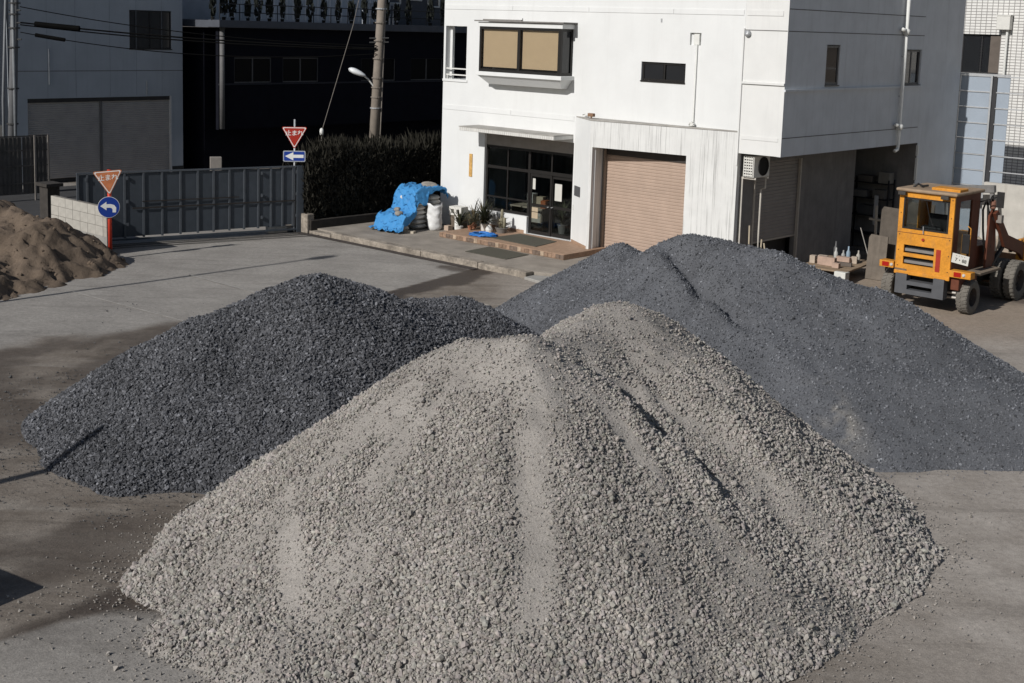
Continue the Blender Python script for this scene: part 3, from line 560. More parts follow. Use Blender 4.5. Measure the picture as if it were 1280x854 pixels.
# wall-hung air conditioner (thing)
ac = empty('air_conditioner', (*bw(6.0, .6), 2.84), BROT); tag(ac, 'white wall-hung air conditioner outdoor unit under the overhanging corner', 'air conditioner')
acm = mat('ac_white', (.62, .61, .57), .5, .05, 6)
MB().box(-.18, .16, -.42, .40, .03, .62).build('casing', acm, ac, bevel=.012)
MB().box(-.16, .14, -.426, -.4205, .05, .6).build('grille_recess', mat('fan_black', (.012, .012, .013), .6), ac)
q = MB()
for k in range(7): z = .07 + k * .077; q.box(-.15, .13, -.437, -.4265, z, z + .042)
for x in (-.155, -.08, -.01, .06, .12): q.box(x, x + .02, -.445, -.4375, .06, .6)
q.build('fin_grille', acm, ac)
q = MB(); q.lathe([(0, 0), (.24, 0), (.25, .02), (.262, .02), (.262, 0)], Matrix.Translation((.161, .06, .33)) @ Matrix.Rotation(R(90), 4, 'Y'), 28); q.build('fan_ring', mat('fan_black', (.012, .012, .013), .6), ac)
q = MB(); q.box(-.25, .2, -.36, -.33, -.02, .03); q.box(-.25, .2, .28, .31, -.02, .03); q.tube([(-.23, -.34, -.02), (-.22, -.34, -2.8)], .022, 8); q.tube([(.1, .33, -.02), (.1, .33, -.3), (-.05, .36, -.35), (-.05, .36, -2.8)], .025, 8); q.build('bracket', mat('ac_bracket', (.5, .47, .42), .6), ac)

#@@ TERRACE
tw = empty('pavement_terrace', (BO[0], BO[1], 0), BROT); struct(tw)
q = MB(); q.ext([(-13.0, -3.95, -.05), (1.9, -3.95, -.05), (3.1, -3.3, -.05), (3.3, -.9, -.05), (1.4, -.3, -.05), (-5.0, .1, -.05), (-13.0, .1, -.05)], (0, 0, .19)); q.build('paving', mat('terrace_concrete', (.27, .24, .205), .93, .22, 1.6, bump=.006, bscale=40, var2=.1, scale2=30, streak=.35, streak_col=(.12, .1, .08), streak_scale=(.6, 2.5, 1)), tw)
x = -13.0; k = 0
while x < 1.9:
    L = [2.3, 1.6, 2.8, 1.9, 2.2][k % 5]; e = min(x + L - .006, 1.95); hz = .165 + .008 * ((k * 7) % 3 - 1)
    if x < -7.0: hz = .09 + .01 * (k % 2)
    q = MB(); y0 = -4.22 - .02 * ((k * 5) % 3); q.ext([(x, y0, -.05), (e, y0, -.05), (e, -3.955, -.05), (x, -3.955, -.05)], (0, 0, hz + .05)); q.build('kerb_stone', conc_old, tw, bevel=.02); x += L; k += 1
q = MB(); q.ext([(1.97, -4.35, -.05), (2.6, -4.45, -.05), (3.3, -4.1, -.05), (3.6, -3.5, -.05), (3.11, -3.28, -.05), (1.97, -3.96, -.05)], (0, 0, .11)); q.build('broken_slab', conc_m, tw, bevel=.02)
q = MB(); q.box(-3.75, 1.35, -1.95, -.0, .141, .30); q.build('tiled_step', tile_brown, tw, bevel=.01)
for k in range(34): MB().box(-3.745 + k * .15, -3.745 + k * .15 + .14, -1.965, -1.951, .16 + .003 * (k % 2), .285).build('step_tile', (mat('step_tile_a', (.24, .16, .11), .7, .4, 9), mat('step_tile_b', (.38, .29, .21), .7, .3, 9), mat('step_tile_c', (.15, .11, .085), .7, .4, 9), mat('step_tile_d', (.30, .2, .14), .7, .4, 9))[(k * 7 + k // 3) % 4], tw)
# gutter beside the kerb
q = MB(); q.ext([(-12, -4.5, .0), (.2, -4.5, .0), (.2, -4.27, .0), (-12, -4.27, .0)], (0, 0, .004)); struct(q.build('gutter', mat('gutter_dark', (.06, .05, .045), .9, .3, 4), None, loc=(BO[0], BO[1], .006), rot=(0, 0, BROT)))
def mt(name, pts, z, lab):
    q = MB(); q.ext([(u, v, z) for u, v in pts], (0, 0, .015)); o = q.build(name, mat('mat_green_grey', (.085, .08, .062), .95, .15, 20, bump=.004, bscale=90), None, loc=(BO[0], BO[1], 0), rot=(0, 0, BROT)); tag(o, lab, 'door mat', 'entrance mats')
mt('door_mat', [(-1.95, -1.5), (-.02, -1.62), (-.22, -.42), (-1.9, -.22)], .301, 'grey rubber mat on the tiled step before the glass doors')
mt('door_mat', [(-1.40, -3.2), (.24, -3.2), (.15, -2.1), (-1.5, -2.05)], .141, 'grey rubber mat on the concrete below the tiled step')
#@@ STREET SIDE: gate, signs, walls, far buildings
def face_to(p, yaw=0., roll=0.):            # frame with local x right, y up, z towards the yard (camera side)
    d = Vector((0 - p[0], 0 - p[1], 0)).normalized(); d = Matrix.Rotation(R(yaw), 3, 'Z') @ d
    x = Vector((0, 0, 1)).cross(d); M = Matrix((x, Vector((0, 0, 1)), d)).transposed().to_4x4(); M.translation = p
    return M @ Matrix.Rotation(R(roll), 4, 'Z')
def rounded(pts, r, n=5):
    out = []; k = len(pts)
    for i in range(k):
        p0, p, p1 = Vector(pts[i - 1]), Vector(pts[i]), Vector(pts[(i + 1) % k]); a = (p0 - p).normalized(); b = (p1 - p).normalized()
        ang = a.angle(b); d = r / math.tan(ang / 2); A = p + a * d; B = p + b * d; c = p + (a + b).normalized() * (r / math.sin(ang / 2))
        va, vb = A - c, B - c
        for j in range(n + 1):
            t = j / n; v = (va * (1 - t) + vb * t).normalized() * r; out.append(tuple(c + v))
    return out
def plate(name, pts, z0, z1, m, parent): return MB().ext([(x, y, z0) for x, y in pts], (0, 0, z1 - z0)).build(name, m, parent)
sign_white = mat('sign_white', (.74, .74, .72), .5, .05, 10)
def stop_plate(parent, M, w, red, name='stop_plate'):
    h = w * .866; T = [(-w / 2, h / 2), (0, -h / 2), (w / 2, h / 2)]
    def inset(k): c = h / 2 - h / 3; return [(x * k, c + (y - c) * k) for x, y in T]
    o = plate(name, rounded(T, .035), -.004, .0, red, parent); o.matrix_local = M
    plate('white_border', rounded(inset(.93), .03), .0005, .002, sign_white, o); plate('red_field', rounded(inset(.83), .025), .0025, .004, red, o)
    text('lettering', '止まれ', w * .225, sign_white, o, Matrix.Translation((0, h * .21, .006))); return o
sign_blue = mat('sign_blue', (.012, .045, .27), .5, .08, 10)
# red post with faded stop plate and round turn plate
sp1 = (-11.16, 35.1, 0); s1 = empty('road_sign', sp1); tag(s1, 'faded orange stop triangle and round turn-left plate on a red post', 'road sign')
red_post = mat('red_post', (.50, .045, .022), .55, .15, 10)
MB().tube([(0, 0, 0), (0, 0, 2.5)], .055, 12).build('post', red_post, s1, smooth=True)
MB().lathe([(.16, 0), (.15, .12), (.09, .2), (.06, .2)], None, 10).build('footing', conc_old, s1)
MB().box(-.2, .32, -.42, -.1, 0, .16).build('kerb_block', conc_m, s1, bevel=.02)
def L_(p): return Matrix.Translation(-Vector(sp1)) @ p
faded = mat('faded_orange_red', (.50, .175, .075), .6, .18, 5)
q = stop_plate(s1, L_(face_to((sp1[0], sp1[1] - .07, 2.13), 3, 4.5)), .80, faded)
ci = [(math.cos(t) * .285, math.sin(t) * .285) for t in np.linspace(0, 2 * math.pi, 36, endpoint=False)]
rp_ = plate('turn_plate', [(x * 1.04, y * 1.04) for x, y in ci], -.004, 0, sign_white, s1); rp_.matrix_local = L_(face_to((sp1[0], sp1[1] - .075, 1.46), 6, 0))
plate('blue_disc', ci, .0005, .003, sign_blue, rp_)
arc = [(.19, -.15), (.20, -.02), (.15, .055), (.06, .085), (-.06, .085), (-.06, .15), (-.225, .035), (-.06, -.085), (-.06, -.015), (.04, -.015), (.085, -.035), (.10, -.07), (.10, -.15)]
plate('turn_arrow', arc, .0035, .006, sign_white, rp_)
# gate
GP = Vector((-6.92, 40.5)); GD = Vector((math.sin(R(58)), math.cos(R(58))))
gate = empty('sliding_gate', (GP.x, GP.y, 0), math.atan2(GD.y, GD.x)); tag(gate, 'long dark blue-grey ribbed steel gate across the yard entrance', 'gate')
gm_ = mat('gate_paint', (.045, .054, .066), .5, .12, 3, spec=.35, streak=.3, streak_col=(.03, .035, .042), streak_scale=(4, 4, .5)); gl_ = mat('gate_rib_paint', (.075, .084, .096), .45, .1, 6)
ribs = [-6.77, -6.5, -5.98, -5.42, -4.86, -4.30, -3.74, -3.20, -2.70, -2.20, -1.72, -1.26, -.84, -.46, -.10]
for a, b in zip(ribs[:-1], ribs[1:]): MB().box(a + .03, b - .03, .0, .02, .16 + (a + 7) * .015, 2.08).build('panel', gm_, gate)
for a in ribs: MB().box(a - .03, a + .03, -.035, .03, .12 + (a + 7) * .015, 2.10).build('rib', gl_, gate)
MB().box(-6.8, 0, -.04, .035, 2.101, 2.15).build('top_rail', gl_, gate); MB().box(-6.8, 0, -.04, .035, .08, .13).build('bottom_rail', gm_, gate)
MB().box(-5.2, -.05, -.055, -.0365, 1.02, 1.06).build('cross_bar', mat('rust_dark', (.03, .026, .024), .9), gate); MB().box(-4.9, -1.9, -.055, -.0365, 1.22, 1.25).build('cross_bar', MATS['rust_dark'], gate)
for a in (-6.6, -5.42, -1.22, -.05):
    for z in (.5, 1.2, 1.9): MB().box(a + .04, a + .10, -.06, -.02, z, z + .1).build('hinge', gl_, gate)
gpost = MB().box(-.1, .12, -.08, .14, 0, 2.14).build('gate_post', gm_, None, loc=(GP.x + GD.x * .12, GP.y + GD.y * .12, 0), rot=(0, 0, math.atan2(GD.y, GD.x))); tag(gpost, 'dark steel gate post below the one-way arrow sign', 'gate post')
rail_m = mat('ground_rail', (.035, .033, .032), .7)
for k, (o1, o2, a, b) in enumerate(((-.28, -.20, -7, .3), (-.55, -.47, -6.5, .4), (-.85, -.79, -6.5, .5))):
    q = MB().box(a, b, o1, o2, .0, .006).build('gate_rail', rail_m, None, loc=(GP.x, GP.y, .008), rot=(0, 0, math.atan2(GD.y, GD.x))); struct(q)
q = MB().box(-.9, -.25, .05, .3, 0, .22).build('footing_block', conc_m, None, loc=(GP.x, GP.y, 0), rot=(0, 0, math.atan2(GD.y, GD.x)), bevel=.02); tag(q, 'small pale concrete block under the end of the gate', 'concrete block')
# stop sign at the gate post
sp2 = (-6.97, 40.52, 0); s2 = empty('road_sign', sp2); tag(s2, 'red stop triangle above a blue one-way arrow plate on a grey pole', 'road sign')
MB().tube([(0, 0, 0), (0, 0, 3.62)], .03, 8).build('post', grey_metal, s2, smooth=True)
def L2(p): return Matrix.Translation(-Vector(sp2)) @ p
stop_plate(s2, L2(face_to((sp2[0], sp2[1] - .045, 3.03), 0, 0)), .82, mat('sign_red', (.36, .028, .016), .5, .06, 8))
ow = plate('one_way_plate', rounded([(-.35, -.175), (.35, -.175), (.35, .175), (-.35, .175)], .04), -.004, 0, mat('sign_border', (.36, .38, .42), .5), s2); ow.matrix_local = L2(face_to((sp2[0], sp2[1] - .045, 2.45), 0, 0))
plate('blue_field', rounded([(-.32, -.145), (.32, -.145), (.32, .145), (-.32, .145)], .03), .0005, .003, sign_blue, ow)
plate('arrow', [(-.29, 0), (-.03, .13), (-.03, .05), (.29, .05), (.29, -.05), (-.03, -.05), (-.03, -.13)], .0035, .006, sign_white, ow)
# block wall by the sand
bn, bf = Vector((-11.42, 35.65)), Vector((-13.75, 37.75)); bd = (bf - bn).normalized(); bang = math.atan2(-bd.y, -bd.x)
bwall = empty('block_wall', (bf.x, bf.y, 0), bang); tag(bwall, 'low pale concrete block wall behind the sand heap', 'block wall'); BLN = (bf - bn).length
blk = mat('block_grey', (.40, .38, .34), .95, .14, 4, bump=.006, bscale=45); blk2 = mat('block_grey_stained', (.36, .335, .295), .95, .2, 4, bump=.006, bscale=45)
MB().box(-.02, BLN + .0, .0, .15, 0, .50).build('footing', conc_m, bwall)
MB().box(.02, BLN - .02, .012, .13, .5, 1.345).build('mortar_core', mat('mortar', (.2, .185, .165), .95), bwall)
cw = BLN / 7.5; bk = None
for r in range(3):
    for c in range(8):
        x0 = c * cw; x1 = min(x0 + cw, BLN) - .012
        if x1 - x0 < .05: continue
        if c < 7:
            if bk is None: o = bk = MB().box(0, cw - .012, 0, .14, 0, .268).build('block', blk, bwall)
            else: o = copy_part(bk, bwall)
            o.location = (x0, .002 * ((r + c) % 3) - .002, .503 + r * .283)
        else: MB().box(x0, x1, .0, .14, .503 + r * .283, .771 + r * .283).build('block', blk2, bwall)
dark_pier = MB().box(-.25, .25, -.2, .2, 0, 1.42).box(-.34, .34, -.28, .28, 1.421, 1.52).build('gate_pier', mat('dark_pier', (.045, .04, .036), .95, .3, 4, bump=.01), None, loc=(-14.35, 39.3, 0), rot=(0, 0, bang)); tag(dark_pier, 'dark concrete pier with cap at the end of the block wall', 'pier')
# corrugated fence on the far left
CF = Vector((-16.85, 46.05)); ca = R(90 - 46)
cf = empty('sheet_fence', (CF.x, CF.y, 0), ca); tag(cf, 'grey corrugated sheet fence beside the utility pole', 'fence')
cm = mat('rusty_sheet', (.075, .07, .066), .7, .2, 3, streak=.6, streak_col=(.05, .045, .04), streak_scale=(7, 7, .4))
for k in range(5):
    q = MB(); n = 24; x0 = -.02 - (k + 1) * .92
    for j in range(n + 1):
        x = x0 + .9 * j / n; y = .006 * (1 if (j // 2) % 2 else -1); q.v += [(x, y, .25), (x, y, 2.3)]
    for j in range(n): q.f.append((2 * j, 2 * j + 2, 2 * j + 3, 2 * j + 1))
    q.build('sheet', cm, cf)
for x in (0.0, -.5, -2.4, -4.2): MB().box(x - .03, x + .03, -.09, -.03, 0, 2.36).build('post', mat('fence_post', (.17, .155, .14), .7, .2), cf)
for z in (.62, 1.25, 1.8, 2.31): MB().box(-4.7, .03, -.035, -.0255, z, z + .05).build('rail', cm, cf)
# left building
LA = R(90 - 43); LP = (-14.25, 54.91)
lb = empty('grey_building', (*LP, 0), LA); tag(lb, 'blue-grey clad building with a wide double roller shutter across the street', 'building')
lbm = mat('bluegrey_cladding', (.39, .42, .455), .7, .08, .8, streak=.25, streak_col=(.22, .24, .27), streak_scale=(6, 6, .3))
MB().wall((-7.6, 0), (0, 0), 0, 9.6, .2, [(.66, 7.04, -.1, 3.36), (5.1, 7.07, 5.33, 6.92)]).box(-7.6, -7.4, .2, 8, 0, 9.6).box(-.2, -.001, .2, 8, 0, 9.6).box(-7.4, -.2, 7.8, 8, 0, 9.6).box(-7.4, -.2, .2, 7.8, 9.3, 9.5).build('wall', lbm, lb)
for a, b in ((-6.94, -3.84), (-3.74, -.56)):
    q = MB(); n = 38
    for k in range(n):
        z = .15 + k * .085; j = len(q.v); q.v += [(a, .12, z), (b, .12, z), (a, .10, z + .02), (b, .10, z + .02), (a, .10, z + .065), (b, .10, z + .065), (a, .12, z + .084), (b, .12, z + .084)]
        for t in (0, 2, 4): q.f.append((j + t, j + t + 1, j + t + 3, j + t + 2))
    q.build('roller_shutter', mat('brown_grey_shutter', (.40, .372, .35), .6, .1, 2), lb)
MB().box(-3.84, -3.74, .06, .14, 0, 3.36).build('shutter_post', mat('shutter_post', (.14, .135, .13), .6), lb)
MB().box(-.62, -.56, -.03, .1, 0, 3.36).build('shutter_jamb', mat('pale_jamb', (.55, .55, .55), .6), lb); MB().box(-6.94, -.56, .04, .16, 3.2, 3.36).build('shutter_head', darkint, lb)
MB().box(-.55, .02, -.02, -.002, 0, .35).build('plinth', mat('plinth_dark', (.04, .04, .04), .9), lb)
MB().box(-7, -.5, .16, .2, 0, 3.36).build('dark_backing', darkint, lb)
window('window', lambda s, d, z: (s, d, z), -2.5, -.53, 5.34, 6.91, lb, mat('black_frame', (.02, .02, .022), .5), darkpane, 2, .04, .05)
MB().box(-7.6, 0, -.006, -.001, 4.42, 4.45).build('panel_joint', joint, lb)
for x in (-6.1, -4.9, -3.4, -2.2, -1.0): MB().box(x, x + .012, -.004, -.001, 3.4, 9.4).build('panel_joint', mat('faint_joint', (.24, .26, .29), .8), lb)
for x, z0, z1 in ((-6.05, 3.9, 5.3), (-1.75, 3.45, 4.0)): MB().box(x, x + .04, -.05, -.0045, z0, z1).build('bracket_strip', mat('pale_strip', (.34, .36, .38), .6), lb)
# neighbour at the far left
nb = empty('grey_building', (-20.44, 48.29, 0), LA); tag(nb, 'narrow grey building with a dark window beyond the utility pole', 'building')
MB().wall((-3, 0), (1.35, 0), 0, 9, .2, [(1.9, 3.9, 5.0, 7.0)]).box(-3, 1.35, .4, 5, 0, 8.9).build('wall', mat('neighbour_grey', (.26, .27, .29), .8, .1), nb)
window('window', lambda s, d, z: (s, d, z), -1.1, .9, 5.0, 7.0, nb, MATS['black_frame'], darkpane, 2, .05, .05)
# utility pole at the left, with pipes and a sleeve
def pole_tube(b, t, r0, r1): return MB().tube([b, tuple((np.array(b) + np.array(t)) / 2), t], [r0, (r0 + r1) / 2, r1], 14)
pole_m = mat('pole_concrete', (.13, .132, .138), .85, .12, 4)
lp0 = (-18.60, 47.05, 0); up = empty('utility_pole', lp0); tag(up, 'grey concrete utility pole with conduits behind the sheet fence', 'utility pole')
pole_tube((0, 0, 0), (.42, 0, 10), .17, .12).build('shaft', pole_m, up, smooth=True)
for dx, dy, r in ((-.2, -.1, .05), (.24, -.12, .06)): MB().tube([(dx, dy, 0), (dx + .02, dy, 3.5), (dx + (.3 if dx < 0 else .02), dy, 9)], r, 8).build('conduit', mat('pipe_grey', (.16, .17, .18), .5), up, smooth=True)
for z in (2.6, 3.9, 5.4, 6.1, 6.6, 7.0): MB().lathe([(.19, 0), (.21, 0), (.21, .05), (.19, .05)], Matrix.Translation((z * .042, 0, z)), 12).build('band', mat('band_dark', (.05, .05, .05), .6), up)
MB().box(-.42, -.22, -.1, .1, 2.0, 2.55).build('cable_box', MATS['band_dark'], up, bevel=.02)
for z in (5.7, 6.3, 6.75): MB().tube([(.1, 0, z), (.55, -.1, z + .02)], .03, 6).build('arm', MATS['band_dark'], up)
# lamp post at the hedge
cp0 = (-5.27, 47.0, 0); cp = empty('lamp_pole', cp0); tag(cp, 'tall tan concrete pole with white street lamp behind the hedge', 'lamp pole')
pole_tan = mat('tan_pole', (.215, .185, .155), .85, .12, 5, streak=.3, streak_scale=(8, 8, .5), streak_col=(.16, .14, .12))
pole_tube((0, 0, 0), (.42, 0, 10.), .20, .14).build('shaft', pole_tan, cp, smooth=True)
MB().tube([(.27, -.02, .5), (.36, -.02, 3.5), (.50, -.02, 9.5)], .03, 8).build('conduit', mat('tan_conduit', (.25, .22, .19), .7), cp, smooth=True)
for z in (3.6, 4.0, 4.35, 4.7, 5.4, 6.05, 6.7, 7.2): MB().lathe([(.19, 0), (.205, 0), (.205, .045), (.19, .045)], Matrix.Translation((z * .042, 0, z)), 14).build('band', grey_metal if z < 4 or z > 7 else mat('band_tan', (.2, .175, .15), .6), cp)
for z in (6.0, 6.15): MB().tube([(-.1, -.1, z), (.6, -.1, z + .03)], .025, 6).build('step_bolt', MATS['band_dark'], cp)
la = empty('x'); bpy.data.objects.remove(la)
arm = MB().tube([(.14, -.05, 4.30), (.05, -.1, 4.45), (-.12, -.18, 4.68), (-.25, -.22, 4.78)], [.03, .03, .03, .035], 8).build('lamp_arm', white_pvc, cp, smooth=True)
q = MB(); M_ = Matrix.Translation((-.52, -.3, 4.92)) @ Matrix.Rotation(R(-68), 4, 'Y') @ Matrix.Scale(.6, 4, (1, 0, 0)); q.lathe([(.02, -.36), (.09, -.3), (.16, -.12), (.19, .1), (.14, .26), (.03, .32)], M_, 16); q.build('lamp_head', mat('lamp_white', (.75, .77, .78), .3), cp, smooth=True)
# stay wire
sw = empty('stay_wire', (-6.79, 45.0, 2.2)); tag(sw, 'thin stay wire with a white cap ball rising out of the hedge', 'wire')
MB().tube([(0, 0, -2.0), (0, 0, .66), (.80, 2.05, 4.4), (1.4, 2.0, 7.2)], .011, 5).build('wire', mat('wire_pale', (.2, .18, .16), .9, spec=.0), sw); MB().lathe([(0, -.14), (.06, -.1), (.075, 0), (.06, .1), (0, .14)], Matrix.Translation((0, 0, .66)), 10).build('cap_ball', white_pvc, sw, smooth=True)
# overhead cables
cab = mat('cable_black', (.006, .006, .006), 1., spec=.0)
def cable(pa, pb, sag, r, lab, parts=()):
    pa, pb = Vector(pa), Vector(pb); pts = []
    for k in range(25): t = k / 24; p = pa.lerp(pb, t); p.z -= sag * 4 * t * (1 - t); pts.append(tuple(p - pa))
    o = MB().tube(pts, r, 5).build('overhead_cable', cab, None); o.location = pa; tag(o, lab, 'cable', 'cables between the two poles')
    for t0, t1, rr in parts:
        q = MB(); i0, i1 = int(t0 * 24), int(t1 * 24) + 1; q.tube(pts[i0:i1 + 1], rr, 8); q.build('splice_sleeve', cab, o)
    return o
cable((-18.08, 46.95, 6.9), (-5.1, 46.8, 5.9), .28, .018, 'thin upper cable strung between the two poles')
cable((-18.08, 46.95, 6.33), (-5.1, 46.8, 5.80), .12, .03, 'thick middle cable with a long black splice box near the pole', ((.06, .13, .10),))
cable((-18.08, 46.95, 6.25), (-5.1, 46.8, 5.76), .16, .025, 'second thick cable running just below the splice box cable')
cable((-18.08, 46.95, 5.98), (-5.1, 46.8, 5.60), .42, .018, 'lowest sagging cable with a short black sleeve', ((.07, .11, .07),))
# dark building across the street with a planted roof terrace
DA = R(90 - 42); DP = (-9.255, 58.5)
db = empty('dark_building', (*DP, 0), DA); tag(db, 'black two-storey building with strip windows and a railed roof terrace', 'building')
nav = mat('black_navy_render', (.010, .0105, .015), .9, .15, 1.5, spec=.03)
MB().wall((-5.1, 0), (12.5, 0), 1.95, 6.3, .2, [(.80, 2.8, 3.94, 5.04), (3.4, 5.45, 3.94, 5.04), (8.0, 10.2, 3.9, 5.0), (11.2, 13.4, 3.9, 5.0)]).box(-5.0, 12.5, 1.2, 9, 0, 6.2).box(-9.5, -5.0, 5, 9, 0, 6.2).build('wall', nav, db)  # box set back at the left is added to keep the shaded alley black
fasc = mat('fascia_grey', (.075, .082, .098), .7, .1, 2)
MB().box(-5.4, 12.6, -.5, .3, 6.32, 6.62).build('eaves_fascia', fasc, db); MB().box(-5.4, 12.6, .3, 9, 6.3, 6.6).build('terrace_deck', fasc, db)
MB().box(-5.1, 12.5, -.05, -.001, 3.86, 3.93).build('sill_band', mat('sill_navy', (.025, .026, .033), .8), db)
wf = mat('dim_frame', (.075, .075, .078), .5)
for a, b in ((-4.3, -2.3), (-1.7, .35), (2.9, 5.1), (6.1, 8.3)): window('window', lambda s, d, z: (s, d, z), a, b, 3.94, 5.04, db, wf, mat('black_pane', (.005, .005, .006), .4, .1, 2, spec=.05), 2, .05, .05, False)
MB().tube([(-5.0, -.12, 2.0), (-5.0, -.12, 6.3)], .11, 10).build('downpipe', mat('downpipe_grey', (.12, .118, .118), .6), db, smooth=True)
rail_b = mat('rail_black', (.012, .013, .016), .6)
for k in range(19): x = -5.35 + k * 1.0; MB().tube([(x, -.45, 6.62), (x, -.45, 7.32)], .022, 6).build('rail_post', rail_b, db)
for z in (6.95, 7.3): MB().tube([(-5.35, -.45, z), (12.4, -.45, z)], .02, 6).build('handrail', rail_b, db)
pent = mat('penthouse_blue', (.42, .45, .49), .8, .08, 2)
MB().box(-3.4, 6.4, 2.6, 7.5, 6.605, 8.9).build('penthouse', pent, db)
for k in range(26): x = -3.2 + k * .37; MB().box(x, x + .05, 2.56, 2.599, 6.7, 8.8).build('penthouse_rib', mat('rib_pale', (.55, .57, .6), .7), db)
MB().box(6.6, 12, 3.2, 7.5, 6.605, 9.2).build('penthouse', mat('penthouse_dark', (.075, .08, .092), .8, .1), db)
for x, z in ((7.4, 7.7), (8.9, 7.9), (10.2, 7.6)): MB().tube([(x, 3.1, z + 1.5), (x, 3.1, z), (x + .8, 3.1, z), (x + .8, 3.1, z + .4)], .05, 8).build('roof_pipe', white_pvc, db)
for k in range(10): MB().box(4.0 + k * .25, 4.05 + k * .25, 1.2, 1.25, 6.605, 7.55).build('screen_slat', mat('screen_slat', (.35, .37, .40), .6), db)
MB().box(3.95, 6.4, 1.18, 1.27, 7.551, 7.62).build('screen_rail', MATS['screen_slat'], db)
# potted conifers along the terrace edge
leaf_dark = mat('conifer_dark', (.014, .017, .014), .9, .3, 10)
def conifer(seed, h):
    rs = random.Random(seed); q = MB(); 
    for k in range(90):
        t = rs.random() ** .8; z = .08 + t * (h - .12); rr = .085 * math.sin(math.pi * min(1, .12 + t * .88)) ** .7 * rs.uniform(.4, 1.1); a = rs.uniform(0, 6.28); c = Vector((rr * math.cos(a), rr * math.sin(a), z)); d = Vector((math.cos(a) * .3, math.sin(a) * .3, 1)).normalized(); s = d.cross(Vector((rs.uniform(-1, 1), rs.uniform(-1, 1), .2))).normalized()
        q.poly([c - s * .045, c + s * .045, c + d * rs.uniform(.1, .2)])
    return q
cpx = [-5.35, -4.8, -4.35, -3.55, -3.0, -2.4, -1.7, -.85, -.15, .65, 1.5, 2.3, 3.1, 3.75, 4.45, 5.15, 5.9, 7.4, 8.3, 9.2, 9.85, 10.5, 11.1]
cl = [conifer(k, h) for k, h in enumerate((.85, .7, .8, .62))]; base = None
ce = math.cos(DA); se = math.sin(DA)
for k, x in enumerate(cpx):
    e = empty('potted_conifer', (DP[0] + ce * x - se * .05, DP[1] + se * x + ce * .05, 6.605), k * 1.3); s_ = 1.35 + .4 * ((k * 37) % 10) / 10; e.scale = (s_, s_, s_)
    tag(e, 'small dark columnar conifer along the black roof terrace railing', 'conifer', 'conifers on the roof terrace')
    if k < 4:
        o = cl[k].build('foliage', leaf_dark, e); p = MB().lathe([(.05, 0), (.06, .09), (.05, .09), (.045, .08)], None, 8).build('pot', mat('pot_dark', (.008, .008, .008), .9), e); cl[k] = (o, p)
    else:
        for src in cl[k % 4]: copy_part(src, e)
# street and small things by the black building
road = MB(); road.ext([(-60, -9.5, 0), (60, -9.5, 0), (60, -1.2, 0), (-60, -1.2, 0)], (0, 0, .004)); struct(road.build('road', mat('asphalt', (.05, .05, .052), .9, .15, 2, bump=.005, bscale=60), None, loc=(-14.25, 54.9, .006), rot=(0, 0, LA)))
q = MB().box(-.22, .22, -.16, .16, 0, 1.35).build('meter_cabinet', mat('cabinet_grey', (.22, .2, .18), .7), None, loc=(-11.6, 49.6, 0), rot=(0, 0, .3), bevel=.02); tag(q, 'pale grey upright cabinet showing above the gate', 'cabinet')
# hedge behind the terrace
h0, h1 = Vector((-6.55, 40.55)), Vector((-2.0, 45.35)); hd = (h1 - h0).normalized(); hn = Vector((-hd.y, hd.x)); HL = (h1 - h0).length
hedge = empty('hedge', (h0.x, h0.y, 0), math.atan2(hd.y, hd.x)); tag(hedge, 'tall dark clipped conifer hedge beside the white building', 'hedge')
def hedge_foliage():
    n = 30000; x = rng.uniform(-.1, HL + .1, n); top = 2.35 + .25 * (fbm(x * 1.4, x * 0 + 2, 101, 3) - .4) * 2 - .45 * (1 - sstep(0, .9, x)); face = rng.uniform(0, 1, n) < .6
    z = np.where(face, .35 + (top - .35) * rng.uniform(0, 1, n) ** .8, top * rng.uniform(.86, 1.04, n)); y = np.where(face, rng.uniform(-.08, .35, n) + .22 * fbm(x * 2, z * 2, 103, 3) - .1, rng.uniform(-.05, 1.3, n))
    tuft = (rng.uniform(0, 1, n) < .16) & ~face; z = np.where(tuft, top + rng.uniform(-.05, .22, n), z)
    L = np.where(tuft, rng.uniform(.22, .5, n), rng.uniform(.08, .2, n)); d = np.stack([rng.normal(-.35, .35, n), rng.normal(-.2, .35, n), np.where(face, rng.normal(.8, .4, n), rng.normal(1.1, .2, n))], -1); d /= np.linalg.norm(d, axis=1)[:, None]
    s = np.cross(d, rng.normal(size=(n, 3))); s /= np.linalg.norm(s, axis=1)[:, None]; c = np.stack([x, y, z], -1); W = np.minimum(L * .16, .03)[:, None]
    V = np.stack([c - s * W, c + s * W, c + d * (L * .6)[:, None] + s * W * .8, c + d * L[:, None]], 1).reshape(-1, 3); i = np.arange(n)[:, None] * 4
    F = np.concatenate([i + np.array([0, 1, 2]), i + np.array([0, 2, 3])]).tolist(); me = bpy.data.meshes.new('foliage'); me.from_pydata(V.tolist(), [], F); me.update(); return me
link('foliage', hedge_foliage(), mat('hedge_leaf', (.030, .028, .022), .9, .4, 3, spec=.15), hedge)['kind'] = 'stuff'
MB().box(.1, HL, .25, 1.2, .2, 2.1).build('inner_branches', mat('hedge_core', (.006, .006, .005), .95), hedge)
MB().box(-.05, HL, -.25, -.05, 0, .42).build('planter_wall', mat('planter_dark', (.035, .03, .026), .95, .2), hedge, bevel=.02)
pw = MB().box(-.16, .12, -.2, .2, 0, .62).build('planter_end', conc_old, hedge, bevel=.03)
